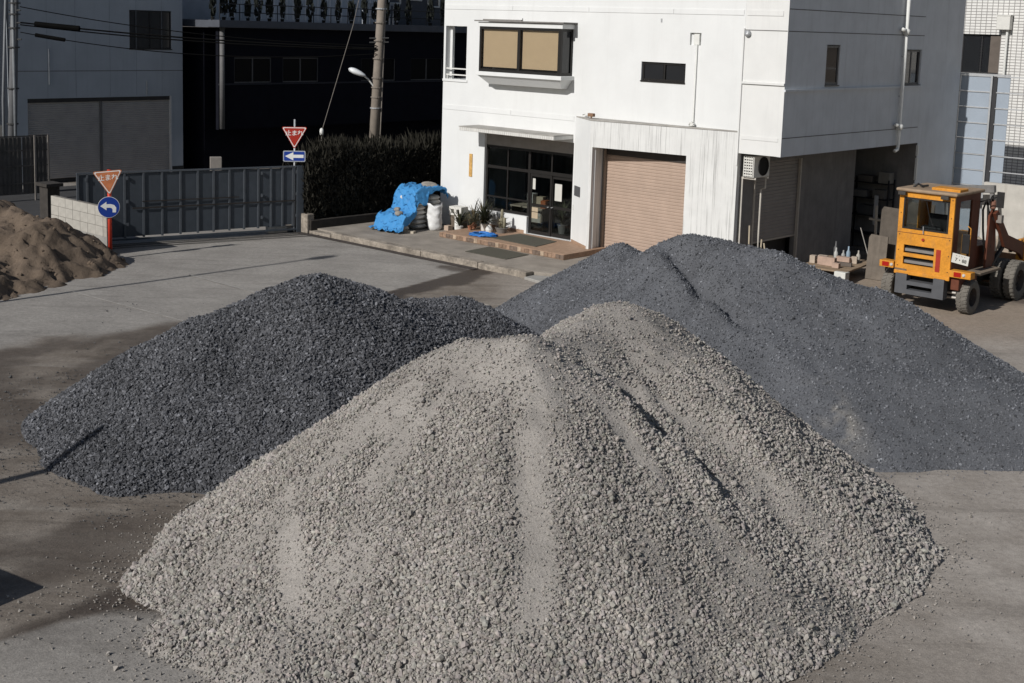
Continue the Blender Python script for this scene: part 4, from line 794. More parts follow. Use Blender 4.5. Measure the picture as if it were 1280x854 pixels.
#@@ SAND AND SOIL HEAPS
def h_sand(X, Y):
    h = smax([cap(X, Y, (-12.5, 34.0, 1.2), (-14.6, 35.0, 1.75), .85, .25), cap(X, Y, (-12.3, 33.7, 1.25), (-13.3, 31.0, 1.1), .74, .2), cap(X, Y, (-13.2, 31.0, .9), (-14.6, 28.0, 1.1), .66, .4), cap(X, Y, (-15, 33, 1.6), (-17, 31, 1.7), .6, .6), cap(X, Y, (-11.9, 33.2, .6), (-11.2, 33.1, .25), .6, .2)], .1)
    r = np.abs(fbm(X * 1.7, Y * 1.7, 111) - .5) * 2
    h = h - .55 * np.exp(-(((X + 12.9) / .9) ** 2 + ((Y - 31.6) / 1.1) ** 2)) + .25 * (np.abs(fbm(X * 2.2, Y * 2.2, 117) - .5) * 4 - .5) * .5
    return h + (fbm(X * .9, Y * .9, 112) - .5) * .55 - np.exp(-(r / .10) ** 2) * .12 + (fbm(X * 4, Y * 4, 113, 4) - .5) * .10
def col_sand(X, Y, Z): k = (.75 + .5 * fbm(X * 1.2, Y * 1.2, 114)); return np.stack([.135 * k, .103 * k, .077 * k], -1)
sand_m = mat('damp_sand', (1, 1, 1), .95, .15, 3, bump=.05, bscale=9, attr='Col', spec=.15, var2=.12, scale2=40)
sd = pile_body('sand_heap', h_sand, (-20, -9.6, 25.5, 38.6), .09, sand_m, col_sand); tag(sd, 'brown clumpy sand heap in front of the low block wall', 'sand heap')
X, Y, Z, nn = scatter(h_sand, (-17, -9.6, 26, 38), 5000, rng); sz = np.clip(rng.lognormal(math.log(.022), .75, len(X)), .012, .2); C = col_sand(X, Y, Z) * rng.uniform(.6, 1.1, (len(X), 1))
stones('sand_clods', np.stack([X, Y, Z], -1), sz, C, 'ico', gravel_m, sd, rng)
def h_soil(X, Y):
    h = smax([cap(X, Y, (16.2, 42.6, 1.15), (17.8, 40.6, 1.35), .75, .3), cap(X, Y, (18, 41, 1.3), (20, 39, 1.3), .75, .3)], .1)
    return h + (fbm(X * 1.4, Y * 1.4, 121) - .5) * .6 + (fbm(X * 5, Y * 5, 122, 3) - .5) * .15
def col_soil(X, Y, Z): k = .7 + .6 * fbm(X * 1.5, Y * 1.5, 123); return np.stack([.27 * k, .225 * k, .18 * k], -1)
sh_ = pile_body('rubble_heap', h_soil, (13.6, 22.5, 36.5, 43.6), .1, sand_m, col_soil); tag(sh_, 'tan soil and rubble heap against the concrete wall beyond the loader', 'rubble heap')
X, Y, Z, nn = scatter(h_soil, (13.6, 21, 37, 43.5), 900, rng); sz = np.clip(rng.lognormal(math.log(.16), .5, len(X)), .06, .5); C = np.array([.31, .27, .22]) * rng.uniform(.5, 1.2, (len(X), 1))
stones('rubble', np.stack([X, Y, Z], -1), sz, C, 'ico', gravel_m, sh_, rng)

#@@ RIGHT SIDE: tiled building, panel fence, concrete wall
def brick_mat(name, c, mortar, sc, bw_, rh):
    m = bpy.data.materials.new(name); m.use_nodes = True; t = m.node_tree; n = t.nodes; L = t.links.new; b = n['Principled BSDF']; tc = n.new('ShaderNodeTexCoord'); mp = n.new('ShaderNodeMapping'); mp.inputs['Rotation'].default_value = (R(90), 0, 0); L(tc.outputs['Object'], mp.inputs['Vector'])
    br = n.new('ShaderNodeTexBrick'); br.offset = 0; br.inputs['Color1'].default_value = (*c, 1); br.inputs['Color2'].default_value = (*[x * .9 for x in c], 1); br.inputs['Mortar'].default_value = (*mortar, 1); br.inputs['Scale'].default_value = sc; br.inputs['Mortar Size'].default_value = .014; br.inputs['Brick Width'].default_value = bw_; br.inputs['Row Height'].default_value = rh
    L(mp.outputs[0], br.inputs['Vector']); L(br.outputs['Color'], b.inputs['Base Color']); b.inputs['Roughness'].default_value = .5
    bp = n.new('ShaderNodeBump'); bp.inputs['Distance'].default_value = .01; bp.inputs['Strength'].default_value = .6; bp.invert = True; L(br.outputs['Fac'], bp.inputs['Height']); L(bp.outputs[0], b.inputs['Normal']); return m
tb = empty('tiled_building', (*bw(0, 22), 0), BROT); tag(tb, 'white tiled building with a dark window behind the panel fence', 'building')
MB().wall((-6, 0), (16, 0), 0, 12, .3, [(8.34, 9.95, 5.41, 7.0)]).box(-6, 16, .3, 10, 0, 11.9).build('wall', brick_mat('white_tile', (.70, .69, .66), (.22, .21, .2), 1.0, .22, .118), tb)
q = window('window', lambda s, d, z: (s, d, z), 2.34, 3.95, 5.41, 7.0, tb, MATS['black_frame'], darkpane, 2, .12, .05)
MB().box(3.5, 3.93, .1, .115, 5.46, 6.95).build('curtain', mat('dim_curtain', (.12, .1, .085), .9), tb)
q = MB().box(3.86, 4.40, -.35, -.05, 7.2, 7.75).build('wall_box', acm, tb, bevel=.02); q = MB().box(3.84, 4.42, -.37, -.03, 7.752, 7.79).build('wall_box_lid', acm, tb); MB().tube([(4.25, -.15, 7.2), (4.25, -.15, 3.0)], .05, 8).build('riser_pipe', white_pvc, tb)
pf = empty('panel_fence', (*bw(0, 11.3), 0), BROT); tag(pf, 'tall pale blue panel fence with steel rails next to the white building', 'fence')
pb = mat('blue_panel', (.30, .345, .40), .5, .05, 1.5, streak=.15, streak_col=(.25, .27, .3))
for k in range(8):
    z1 = 5.60 - k * .51; z0 = z1 - .47
    MB().box(7.0, 7.98, .0, .02, z0, z1).build('panel', pb, pf)
    if k < 7: MB().box(8.22, 8.62, .0, .02, z0, z1).build('panel', pb, pf); MB().box(8.2, 12.5, -.03, -.005, z1 + .002, z1 + .036).build('rail', grey_metal, pf)
    MB().box(6.93, 8.06, -.03, -.005, z1 + .002, z1 + .036).build('rail', grey_metal, pf)
MB().box(6.92, 8.6, -.035, .03, 5.64, 5.69).build('top_rail', grey_metal, pf)
for x in (6.92, 8.0): MB().box(x, x + .06, -.045, .045, 0.4, 5.66).build('post', grey_metal, pf)
MB().box(8.07, 8.19, .02, .12, 0, 5.62).build('dark_post', mat('post_dark', (.035, .035, .038), .6), pf); MB().box(10.4, 10.46, -.045, .045, 2.4, 5.66).build('post', grey_metal, pf)
cwl = MB().box(8.15, 14.5, -.06, .14, 0, 2.22).build('concrete_wall', mat('pale_concrete_wall', (.46, .44, .40), .92, .12, 2, bump=.006, streak=.5, streak_col=(.2, .17, .14), streak_scale=(3, 3, .5)), None, loc=(*bw(0, 11.1), 0), rot=(0, 0, BROT)); tag(cwl, 'pale stained concrete wall under the panel fence', 'wall')
MB().box(6.95, 8.14, -.03, .1, 0, 1.55).build('low_panel', pb, pf)
bm_ = MB().box(-.9, .8, -.1, .1, 0, .24).build('steel_trough', mat('trough_grey', (.16, .155, .15), .7, .15), None, loc=(*bw(8.0, 10.4), 1.9), rot=(0, R(-6), BROT), bevel=.02); tag(bm_, 'long grey steel trough standing behind the loader cab', 'trough')
for x in (7.2, 8.7): MB().box(x - 8.0 - .06, x - 8.0 + .06, -.06, .06, -2.0, -.002).build('leg', MATS['trough_grey'], bm_)

#@@ THINGS ON THE TERRACE
def on_terrace(name, u, v, z, rz=0.): return empty(name, (*bw(u, v), z), BROT + rz)
def sack_mesh(lx, ly, lz, seed, n=14, mm=10):
    q = MB(); rs = np.random.default_rng(seed); i0 = 0
    for i in range(n + 1):
        t = -1 + 2 * i / n; k = max(.05, (1 - abs(t) ** 4)) ** .5
        for j in range(mm):
            a = 2 * math.pi * j / mm; c, s = math.cos(a), math.sin(a); y = math.copysign(abs(c) ** .6, c); z = math.copysign(abs(s) ** .7, s); w = 1 + rs.uniform(-.05, .05)
            q.v.append((t * lx / 2, y * ly / 2 * (.7 + .3 * k) * w, (z * lz / 2 * k) * w + lz / 2))
    for i in range(n):
        for j in range(mm): A = i * mm + j; B = i * mm + (j + 1) % mm; q.f.append((A, B, B + mm, A + mm))
    q.f.append(tuple(range(mm - 1, -1, -1))); q.f.append(tuple(n * mm + j for j in range(mm))); return q
sack_m = mat('grey_sack', (.55, .53, .49), .8, .12, 6, bump=.008, bscale=14)
sk_src = [sack_mesh(.95, .52, .19, k) for k in range(2)]; sm_ = []
for k in range(16):
    row, lay = (k % 2, k // 2) if k < 14 else (2, k - 14)
    v = (-1.42, -.82)[row] if row < 2 else -2.15
    lay_ = lay if row < 2 else lay
    loc = (*bw(-5.58 + .03 * math.sin(k * 3), v + .03 * math.cos(k * 5)), .14 + lay_ * (.15 if row < 2 else .15))
    if k < 2: o = sk_src[k].build('cement_sack', sack_m, None, smooth=True); sm_.append(o)
    else: o = copy_part(sm_[k % 2], None)
    o.location = loc; o.rotation_euler = (0, 0, BROT + (.06 * math.sin(k * 7)))
    tag(o, 'grey filled sack in the tall stack under the blue tarpaulin' if row < 2 else 'grey filled sack lying at the low front end under the tarpaulin', 'sack', 'sacks under the tarpaulin')
def tarp():
    path = [(-2.8, .17), (-2.7, .20), (-2.6, .30), (-2.52, .50), (-2.42, .60), (-2.2, .63), (-1.95, .66), (-1.82, .78), (-1.76, 1.0), (-1.74, 1.22), (-1.66, 1.38), (-1.5, 1.44), (-1.2, 1.45), (-.9, 1.44), (-.6, 1.42), (-.5, 1.36), (-.47, 1.2)]
    P = []; 
    for i in range(len(path) - 1):
        for k in range(6): t = k / 6; P.append((path[i][0] * (1 - t) + path[i + 1][0] * t, path[i][1] * (1 - t) + path[i + 1][1] * t))
    P.append(path[-1]); n = len(P); mcol = 60; V = np.zeros((n, mcol, 3))
    for i, (v, z) in enumerate(P):
        s = i / n; right = -5.02 + .10 * math.sin(s * 9) + (.12 if s < .45 else 0); left = -6.2 - .12 * math.sin(s * 5)
        for j in range(mcol):
            b = j / (mcol - 1); u = left + (right - left) * min(1, b / .86) + .03 * max(0, b - .86) / .14; drop = max(0, b - .86) / .14 * (.12 + .14 * math.sin(s * 14 + 1) ** 2 + (.35 if s > .55 and s < .72 else 0)); dl = max(0, .12 - b) / .12 * .5
            V[i, j] = (u, v, max(.15, z - drop - dl))
    w = fbm(V[..., 0] * 4 + V[..., 2] * 3, V[..., 1] * 1.6, 131, 4) - .5; w2 = np.sin(V[..., 0] * 13 + fbm(V[..., 1] * 2, V[..., 2] * 2, 132) * 6) * .018
    rd = 1 - np.abs(fbm(V[..., 0] * 5, V[..., 1] * 2.5 + V[..., 2] * 2.5, 134, 3) - .5) * 5; rd2 = 1 - np.abs(fbm(V[..., 0] * 3 + V[..., 2] * 5, V[..., 1] * 6, 135, 3) - .5) * 5; w3 = np.maximum(rd, 0) ** 2 * .07 + np.maximum(rd2, 0) ** 2 * .05 - .03; V[..., 1] += w * .2 - .02 + w3; V[..., 2] += w * .08 + w2 * 1.2 + w3 + .05; V[..., 2] = np.maximum(V[..., 2], .15)
    q = MB(); q.v = V.reshape(-1, 3).tolist(); q.f = [(i * mcol + j, i * mcol + j + 1, (i + 1) * mcol + j + 1, (i + 1) * mcol + j) for i in range(n - 1) for j in range(mcol - 1)]
    o = q.build('tarpaulin', mat('tarp_blue', (.06, .25, .53), .7, .08, 5, bump=.03, bscale=7, spec=.12, streak=.25, streak_col=(.2, .3, .42), streak_scale=(6, 6, 6)), None, smooth=True, loc=(BO[0], BO[1], 0), rot=(0, 0, BROT)); sd = o.modifiers.new('s', 'SOLIDIFY'); sd.thickness = .006; return o
tag(tarp(), 'bright blue tarpaulin draped over the sack stack by the white wall', 'tarpaulin')
wt = None
for k, (u, v, z, lab) in enumerate(((-5.5, -.75, 1.45, 'grey sandbag lying on top of the blue tarpaulin by the wall'), (-5.25, -.95, 1.44, 'flat grey sandbag at the right top edge of the tarpaulin'), (-5.75, -1.9, .68, 'small grey stone in the fold of the tarpaulin'), (-5.2, -2.35, .66, 'small grey stone on the low end of the tarpaulin'))):
    o = sack_mesh(.5 if k < 2 else .26, .34 if k < 2 else .2, .16, k + 20).build('sandbag' if k < 2 else 'weight_stone', mat('weight_grey', (.27, .25, .22), .9, .2, 8, bump=.01), None, smooth=True, loc=(*bw(u, v), z), rot=(0, .05, BROT + k)); tag(o, lab, 'weight', 'weights on the tarpaulin')
def lump_bag(u, v, r, h, lab):
    q = MB(); n = 18; mm = 22
    for i in range(n + 1):
        t = i / n
        for j in range(mm):
            a = 2 * math.pi * j / mm; k = (1 - max(0, .12 - t) * 1.2 + .04 * t) * (1 + .16 * (vnoise(np.array(a * 2.5), np.array(t * 7.), 5) - .5) + .05 * math.sin(a * 3 + t * 9) + .03 * math.sin(t * 23 + a)); q.v.append((r * k * math.cos(a), r * k * math.sin(a), t * h + .06 * math.sin(a * 2 + 1) * t * t + .03 * math.sin(a * 5) * t))
    for i in range(n):
        for j in range(mm): A = i * mm + j; B = i * mm + (j + 1) % mm; q.f.append((A, B, B + mm, A + mm))
    q.f.append(tuple(n * mm + j for j in range(mm))); q.f.append(tuple(range(mm - 1, -1, -1)))
    o = q.build('white_sack', mat('white_sack', (.70, .70, .69), .6, .08, 8, bump=.05, bscale=7), None, smooth=True, loc=(*bw(u, v), .14)); tag(o, lab, 'sack')
lump_bag(-4.83, -1.12, .23, .84, 'upright white plastic sack standing in front of the sack stack')
bx_ = on_terrace('junk_box', -4.42, -.42, .14, .1); tag(bx_, 'brown box topped by a white perforated block next to the white wall', 'box')
MB().box(-.22, .22, -.18, .18, 0, .48).build('box', mat('brown_box', (.13, .105, .08), .8), bx_, bevel=.01); MB().wall((-.25, -.2), (.25, -.2), .482, .76, .36, [(.08, .2, .54, .68), (.3, .42, .54, .68)]).build('perforated_block', mat('block_white', (.6, .59, .55), .8), bx_)
MB().box(.0, .16, -.215, -.185, .02, .46).build('white_panel', white_pvc, bx_)
MB().box(-.55, -.35, -.62, -.42, 0, .16).build('brick', mat('tan_brick', (.40, .31, .24), .85), None, loc=(*bw(-4.05, -.3), .14), rot=(0, 0, BROT)); tag(bpy.context.scene.objects['brick'], 'single tan brick lying beside the white sack', 'brick')
tag(MB().box(-.22, .22, -.08, .08, 0, .07).build('timber_offcut', mat('pale_timber', (.42, .37, .3), .85), None, loc=(*bw(-4.9, -2.2), .14), rot=(0, 0, BROT + .3)), 'short pale timber offcut on the concrete before the tarpaulin', 'timber')
# potted plants
def blades(q, n, L, w, spread, rs, base=(0, 0, 0), droop=.5, seg=5):
    for k in range(n):
        a = rs.uniform(0, 6.28); ln = L * rs.uniform(.6, 1.1); tilt = rs.uniform(.1, spread); p = Vector(base); d = Vector((math.cos(a) * math.sin(tilt), math.sin(a) * math.sin(tilt), math.cos(tilt))); s = d.cross(Vector((0, 0, 1))).normalized() if tilt > .01 else Vector((1, 0, 0)); i0 = len(q.v)
        for j in range(seg + 1):
            t = j / seg; ww = w * (1 - t) ** .6 * (.5 + t * 1.2 if t < .4 else 1); q.v += [tuple(p - s * ww / 2), tuple(p + s * ww / 2)]; p = p + d * ln / seg; d = (d + Vector((d.x * .25, d.y * .25, -droop * t))).normalized()
        for j in range(seg): q.f.append((i0 + 2 * j, i0 + 2 * j + 1, i0 + 2 * j + 3, i0 + 2 * j + 2))
def pot(e, r, h, m): MB().lathe([(r * .72, 0), (r, h * .9), (r * 1.08, h * .9), (r * 1.08, h), (r * .9, h), (r * .88, h * .9), (0, h * .9)], None, 18).build('pot', m, e, smooth=False)
pot_w, pot_t, pot_g = mat('pot_white', (.62, .6, .56), .6), mat('pot_terracotta', (.27, .12, .07), .8, .2, 6), mat('pot_grey', (.16, .15, .14), .8)
lf1, lf2, lf3 = mat('leaf_olive', (.055, .058, .03), .6, .4, 5), mat('leaf_dry', (.17, .135, .075), .8, .3, 5), mat('leaf_deep', (.032, .036, .022), .6, .4, 5)
def plant(u, v, z, lab, pm, pr, ph, specs, seed, twigs=0):
    e = on_terrace('potted_plant', u, v, z); tag(e, lab, 'potted plant', 'potted plants by the shop window'); pot(e, pr, ph, pm); rs = random.Random(seed)
    for m_, n, L, w, sp, dr in specs: q = MB(); blades(q, n, L, w, sp, rs, (0, 0, ph), dr); q.build('leaves', m_, e)
    return e
plant(-4.02, -.78, .14, 'broad-leaved plant in a small white pot beside the junk box', pot_w, .11, .2, ((lf3, 15, .78, .11, .95, .4), (lf1, 6, .6, .1, .7, .3)), 1)
plant(-3.88, -.30, .14, 'plant with long arching pale leaves against the white wall', pot_g, .14, .22, ((lf2, 20, .95, .08, 1.15, .55), (lf1, 8, .8, .08, .9, .4)), 2)
plant(-3.55, -.62, .30, 'dry twiggy plant in a terracotta pot', pot_t, .1, .2, ((lf2, 34, .5, .03, 1.1, .3), (lf3, 24, .5, .04, .9, .3)), 3)
plant(-3.10, -.62, .30, 'dense dark spiky bush in a white pot under the shop window', pot_w, .13, .22, ((lf3, 130, .85, .05, 1.4, .5), (lf1, 70, .85, .045, 1.3, .45), (lf2, 26, .8, .04, 1.35, .55)), 4)
plant(-3.42, -.92, .30, 'tiny seedling in a brown pot at the edge of the tiled step', pot_t, .08, .14, ((lf1, 22, .3, .04, 1., .3), (lf2, 12, .3, .04, 1.1, .3)), 5)
e = plant(-2.42, -.52, .30, 'grey columnar cactus in a wide dark bowl', pot_g, .2, .17, ((lf2, 26, .42, .04, 1., .3),), 6)
q = MB()
for dx, dy, h in ((0, 0, .62), (.08, .03, .36), (-.08, .02, .3)): q.tube([(dx, dy, .14), (dx, dy, .14 + h * .5), (dx, dy, .14 + h * .9), (dx, dy, .14 + h)], [.05, .055, .05, .015], 9)
q.build('cactus_stems', mat('cactus_grey', (.22, .2, .14), .85, .2, 12), e, smooth=True)
tag(MB().lathe([(.1, 0), (.12, .1), (.06, .22), (.02, .24)], None, 12).build('watering_can', white_pvc, None, loc=(*bw(-2.72, -.78), .3)), 'small white watering jug next to the cactus bowl', 'jug')
q = MB(); pts = []
for k in range(150): a = k * .28; rr = .30 + .10 * math.sin(k * .9) * .5 + .04 * math.sin(k * 2.3); pts.append((rr * math.cos(a) * 1.25, rr * math.sin(a) * .85, .02 + .06 * k / 150 + .012 * math.sin(k * 1.7)))
q.tube(pts, .018, 6); tag(q.build('hose_coil', mat('hose_blue', (.03, .17, .50), .4), None, smooth=True, loc=(*bw(-2.35, -1.42), .3), rot=(0, 0, BROT + .3)), 'coil of bright blue hose on the tiled step', 'hose')
# shop interior
dk = empty('office_desk', (*bw(-2.6, 1.1), .28), BROT); tag(dk, 'wooden desk with drawers behind the shop window', 'desk')
dw = mat('desk_tan', (.36, .3, .23), .7)
MB().box(-.7, .75, -.3, .35, .68, .72).build('desk_top', dw, dk)
for x in (-.66, .70): MB().box(x - .02, x + .02, -.28, .33, 0, .68).build('leg', dw, dk)
MB().box(.2, .66, -.29, .3, .2, .67).build('drawer_unit', dw, dk)
for z in (.24, .46): MB().box(.23, .63, -.305, -.291, z, z + .18).build('drawer', mat('drawer_grey', (.42, .39, .34), .6), dk)
for k, (x, y, h, m_, lab) in enumerate(((.0, 0, .42, paper, 'white document box standing on the office desk'), (.35, .05, .34, MATS['card'], 'tan carton standing on the office desk'), (.6, -.05, .25, mat('orange_stuff', (.35, .1, .03), .8), 'orange carton at the end of the office desk'))):
    c = bw(-2.6 + x, 1.1 + y); tag(MB().box(-.12, .12, -.12, .12, 0, h).build('carton', m_, None, loc=(*c, 1.001), rot=(0, 0, BROT + .2 * k), bevel=.006), lab, 'carton', 'cartons in the office')
e = empty('indoor_plant', (*bw(-1.2, 1.0), .28)); tag(e, 'leafy dark houseplant standing behind the glass doors', 'houseplant'); pot(e, .16, .3, pot_g); q = MB(); rs_ = random.Random(9); blades(q, 46, .95, .08, .9, rs_, (0, 0, .3), .4); q.build('leaves', lf1, e)

#@@ CARPORT THINGS
def at_b(u, v, z=0.): return (*bw(u, v), z)
tbl = empty('work_platform', at_b(7.3, 3.1), BROT + .12); tag(tbl, 'low wooden work platform strewn with bricks before the carport', 'platform')
for k in range(6): MB().box(-.7, .7, -1.1 + k * .37, -1.1 + k * .37 + .355, .30, .345 + .004 * (k % 2)).build('plank', wood, tbl)
for x in (-.62, .62):
    for y in (-1.0, 1.0): MB().box(x - .05, x + .05, y - .05, y + .05, 0, .3).build('leg', wood, tbl)
brk = [mat('pale_brick', (.42, .35, .28), .9, .15, 6), mat('pink_brick', (.40, .29, .23), .9, .15, 6), mat('dark_brick', (.12, .1, .085), .9, .15, 6)]
for k, (x, y, lx, ly, h, m_, rz, lab) in enumerate(((-.55, -.45, .16, .16, .22, 0, .1, 'square pale brick at the corner of the work platform'), (-.38, -.15, .26, .18, .2, 0, .2, 'short pale brick beside the square one'), (-.1, -.55, .52, .16, .24, 1, .05, 'long pinkish concrete block on the work platform'), (.25, -.75, .2, .16, .14, 1, .1, 'small pinkish brick at the platform front'), (.25, -.3, .55, .14, .1, 2, .25, 'flat dark timber block on the work platform'), (.12, .15, .4, .2, .18, 1, .15, 'pinkish brick behind the dark timber block'), (.38, .3, .16, .14, .2, 0, .3, 'upright pale brick near the leaning rod'))):
    a = .12; tag(MB().box(-lx / 2, lx / 2, -ly / 2, ly / 2, 0, h).build('brick', brk[m_], None, loc=at_b(7.3 + x * math.cos(a) - y * math.sin(a), 3.1 + x * math.sin(a) + y * math.cos(a), .351), rot=(0, 0, BROT + rz), bevel=.008), lab, 'brick', 'bricks on the work platform')
for k, (x, y, h, c, lab) in enumerate(((-.3, .45, .36, (.42, .42, .40), 'tall white plastic bottle among the bricks'), (-.12, .55, .30, (.28, .28, .27), 'grey spray can among the bricks'), (.0, .62, .42, (.25, .33, .40), 'pale blue bottle among the bricks'), (.3, .65, .34, (.36, .34, .3), 'cream bottle among the bricks'), (-.45, .7, .5, (.1, .1, .1), 'black bottle at the back of the platform'))):
    tag(MB().lathe([(.055, 0), (.06, .02), (.06, h * .6), (.025, h * .75), (.022, h)], None, 10).build('bottle', mat('bottle%d' % k, c, .4), None, smooth=True, loc=at_b(7.3 + x, 3.1 + y, .351)), lab, 'bottle', 'bottles on the work platform')
tag(MB().box(-.17, .17, -.12, .12, 0, .34).build('white_block', mat('chalk', (.6, .6, .56), .8), None, loc=at_b(8.0, 2.05, 0), rot=(0, 0, BROT), bevel=.01), 'white foam block standing on the ground by the platform', 'block')
def board(u0, u1, v, h, lean, rz, lab, seed):
    q = MB(); c = [(0, 0, 0), (u1 - u0, 0, 0), (u1 - u0, 0, h), (.06, 0, h + .02), (0, 0, h - .08)]; q.ext(c, (0, .035, 0)); o = q.build('timber_board', mat('grey_board%d' % seed, (.10 + .05 * seed, .085 + .042 * seed, .07 + .034 * seed), .9, .22, 4, bump=.005, bscale=30, streak=.5, streak_col=(.07, .06, .05), streak_scale=(9, 9, .6)), None, loc=at_b(u0, v, 0), rot=(lean, 0, BROT + rz)); tag(o, lab, 'board', 'boards beside the loader')
board(8.05, 8.62, 3.35, 1.25, R(-4), .0, 'short weathered board standing in front of two taller ones', 1); board(8.12, 8.80, 3.85, 2.0, R(-3), .0, 'tall weathered board with a slanted top edge', 0); board(8.83, 9.6, 4.0, 2.2, R(-3), .0, 'tallest dark board partly behind the loader cab', 0)
shf = empty('storage_shelf', at_b(5.75, 8.05), BROT); tag(shf, 'black steel shelf with boxes in the back of the carport', 'shelf')
for x in (-.65, .65):
    for y in (-.2, .2): MB().box(x - .02, x + .02, y - .02, y + .02, 0, 2.3).build('post', rail_b, shf)
for z in (.5, 1.1, 1.65, 2.15): MB().box(-.66, .66, -.22, .22, z, z + .03).build('shelf_board', rail_b, shf)
for k, (x, z, w, h, c, lab) in enumerate(((-.35, 1.68, .5, .22, (.16, .15, .14), 'grey box on the middle carport shelf'), (.3, 1.68, .4, .28, (.12, .11, .1), 'dark box on the middle carport shelf'), (.45, 2.18, .38, .36, (.2, .19, .17), 'pale carton on the top carport shelf'), (-.2, 2.18, .5, .2, (.1, .09, .08), 'flat dark carton on the top carport shelf'), (-.1, 1.13, .6, .3, (.07, .07, .07), 'black crate on the lower carport shelf'))):
    tag(MB().box(-w / 2, w / 2, -.16, .16, 0, h).build('storage_box', mat('sbox%d' % k, c, .8), None, loc=at_b(5.75 + x, 8.05, z + .001), rot=(0, 0, BROT), bevel=.01), lab, 'box', 'boxes on the carport shelf')
cr = MB().box(-.03, .03, -.03, .03, 0, 1.7).box(-.22, .22, -.031, .031, 1.25, 1.31).build('wooden_stake', mat('stake_pale', (.4, .36, .3), .8), None, loc=at_b(6.9, 6.2), rot=(R(3), 0, BROT)); tag(cr, 'pale wooden cross-shaped stake leaning in the carport', 'stake')
tag(MB().box(-.05, .08, -.03, .03, 0, .95).build('hanging_cloth', mat('cloth_pale', (.33, .33, .33), .9), None, loc=at_b(6.05, 7.75, .85), rot=(0, 0, BROT + .2), bevel=.02), 'pale cloth hanging at the front of the carport shelf', 'cloth')
tag(MB().tube([(0, 0, 0), (-.35, .3, 1.25)], .014, 6).build('steel_rod', mat('rod', (.3, .28, .25), .6), None, loc=at_b(7.75, 4.4)), 'thin steel rod leaning behind the bottles', 'rod')
for k, (u, v, h, dx, dy, hd_, lab) in enumerate(((6.0, .45, 1.5, .1, .1, 'shovel', 'shovel with a pale handle leaning under the air conditioner'), (6.15, .75, 1.1, .05, .15, 'none', 'pale wooden pole leaning beside the shovel'), (6.3, 1.0, .95, .3, .2, 'none', 'short slanted stick against the grey shutter'))):
    e = empty('leaning_tool', at_b(u, v), BROT); tag(e, lab, 'tool', 'tools leaning by the side shutter'); MB().tube([(0, 0, 0), (-dx, dy, h)], .022, 7).build('handle', mat('tool_wood', (.42, .36, .27), .8), e)
    if hd_ == 'shovel': MB().ext([(-.13, -.05, .55), (.13, -.05, .55), (.12, -.05, .2), (0, -.05, .1), (-.12, -.05, .2)], (0, .015, 0)).build('blade', mat('tool_steel', (.16, .15, .14), .5), e)
tag(MB().box(-.16, .16, -.02, .02, 0, .62).build('rusty_plate', mat('plate_grey', (.2, .185, .165), .8, .3, 6), None, loc=at_b(6.0, .95), rot=(R(-8), 0, BROT + .5)), 'grey metal plate leaning next to the shovel', 'plate')
tag(MB().tube([(-.25, 0, 0), (-.25, 0, .62), (.2, 0, .62), (.2, 0, 0)], .022, 8).build('trestle', grey_metal, None, loc=at_b(7.95, 4.6), rot=(0, 0, BROT)), 'small bent pipe trestle beside the boards', 'trestle')

#@@ LOADER
LO = (10.72, 32.1); ld = empty('wheel_loader', (*LO, 0), BROT); tag(ld, 'orange compact wheel loader parked beside the slate gravel heap', 'wheel loader')
orange = mat('loader_orange', (.60, .25, .026), .55, .16, 2.5, spec=.3, streak=.6, streak_col=(.27, .15, .07), streak_scale=(4, 4, 1.6), var2=.12, scale2=18)
maroon = mat('loader_red_brown', (.12, .038, .020), .6, .25, 4, streak=.3, streak_col=(.04, .025, .02)); dusty = mat('roof_dust', (.30, .22, .15), .9, .2, 4)
for x in (-.62, .5): MB().box(x - .1, x + .1, -.70, -.62, 2.86, 2.95).build('work_light', mat('lamp_housing', (.05, .045, .04), .6), ld, bevel=.012)
for x in (-.66, .66):
    for z in (1.05, 1.45, 1.85, 2.4, 2.85): MB().lathe([(0, 0), (.016, 0), (.012, .012), (0, .014)], Matrix.Translation((x, -.561, z)) @ Matrix.Rotation(R(90), 4, 'X'), 7).build('bolt', mat('bolt_dark', (.1, .06, .03), .6), ld)
MB().box(-.72, -.40, -.575, -.5605, .86, .98).build('mud_flap', mat('mud', (.17, .12, .08), .95, .3, 8), ld, bevel=.006)
wgt = mat('counterweight_grey', (.085, .088, .095), .6, .12, 5); blackm = mat('loader_black', (.016, .015, .015), .6, .2, 6)
tyre_m = mat('dusty_tyre', (.15, .138, .12), .95, .2, 7, bump=.006, bscale=50)
def wheel(x, y, r, w, side):
    e = MB(); M_ = Matrix.Translation((x, y, r)) @ Matrix.Rotation(R(90) * side, 4, 'Y')
    prof = [(r * .56, -w * .42), (r * .80, -w * .5), (r * .94, -w * .46), (r * .985, -w * .36), (r * .985, w * .36), (r * .94, w * .46), (r * .80, w * .5), (r * .56, w * .42)]
    e.lathe(prof, M_, 40, False); tyre = e.build('tyre', tyre_m, None, smooth=True); smooth_auto(tyre, 35)
    t = MB()
    for k in range(26):
        for s in (-1, 1):
            a = 2 * math.pi * (k + (.5 if s > 0 else 0)) / 26; Mk = M_ @ Matrix.Rotation(a, 4, 'Z') @ Matrix.Translation((r * .985, 0, s * w * .24)) @ Matrix.Rotation(s * .35, 4, 'X'); t.box(-.014, .016, -.028, .028, -w * .2, w * .2, Mk)
    return tyre, t.build('tread', tyre_m, None), M_
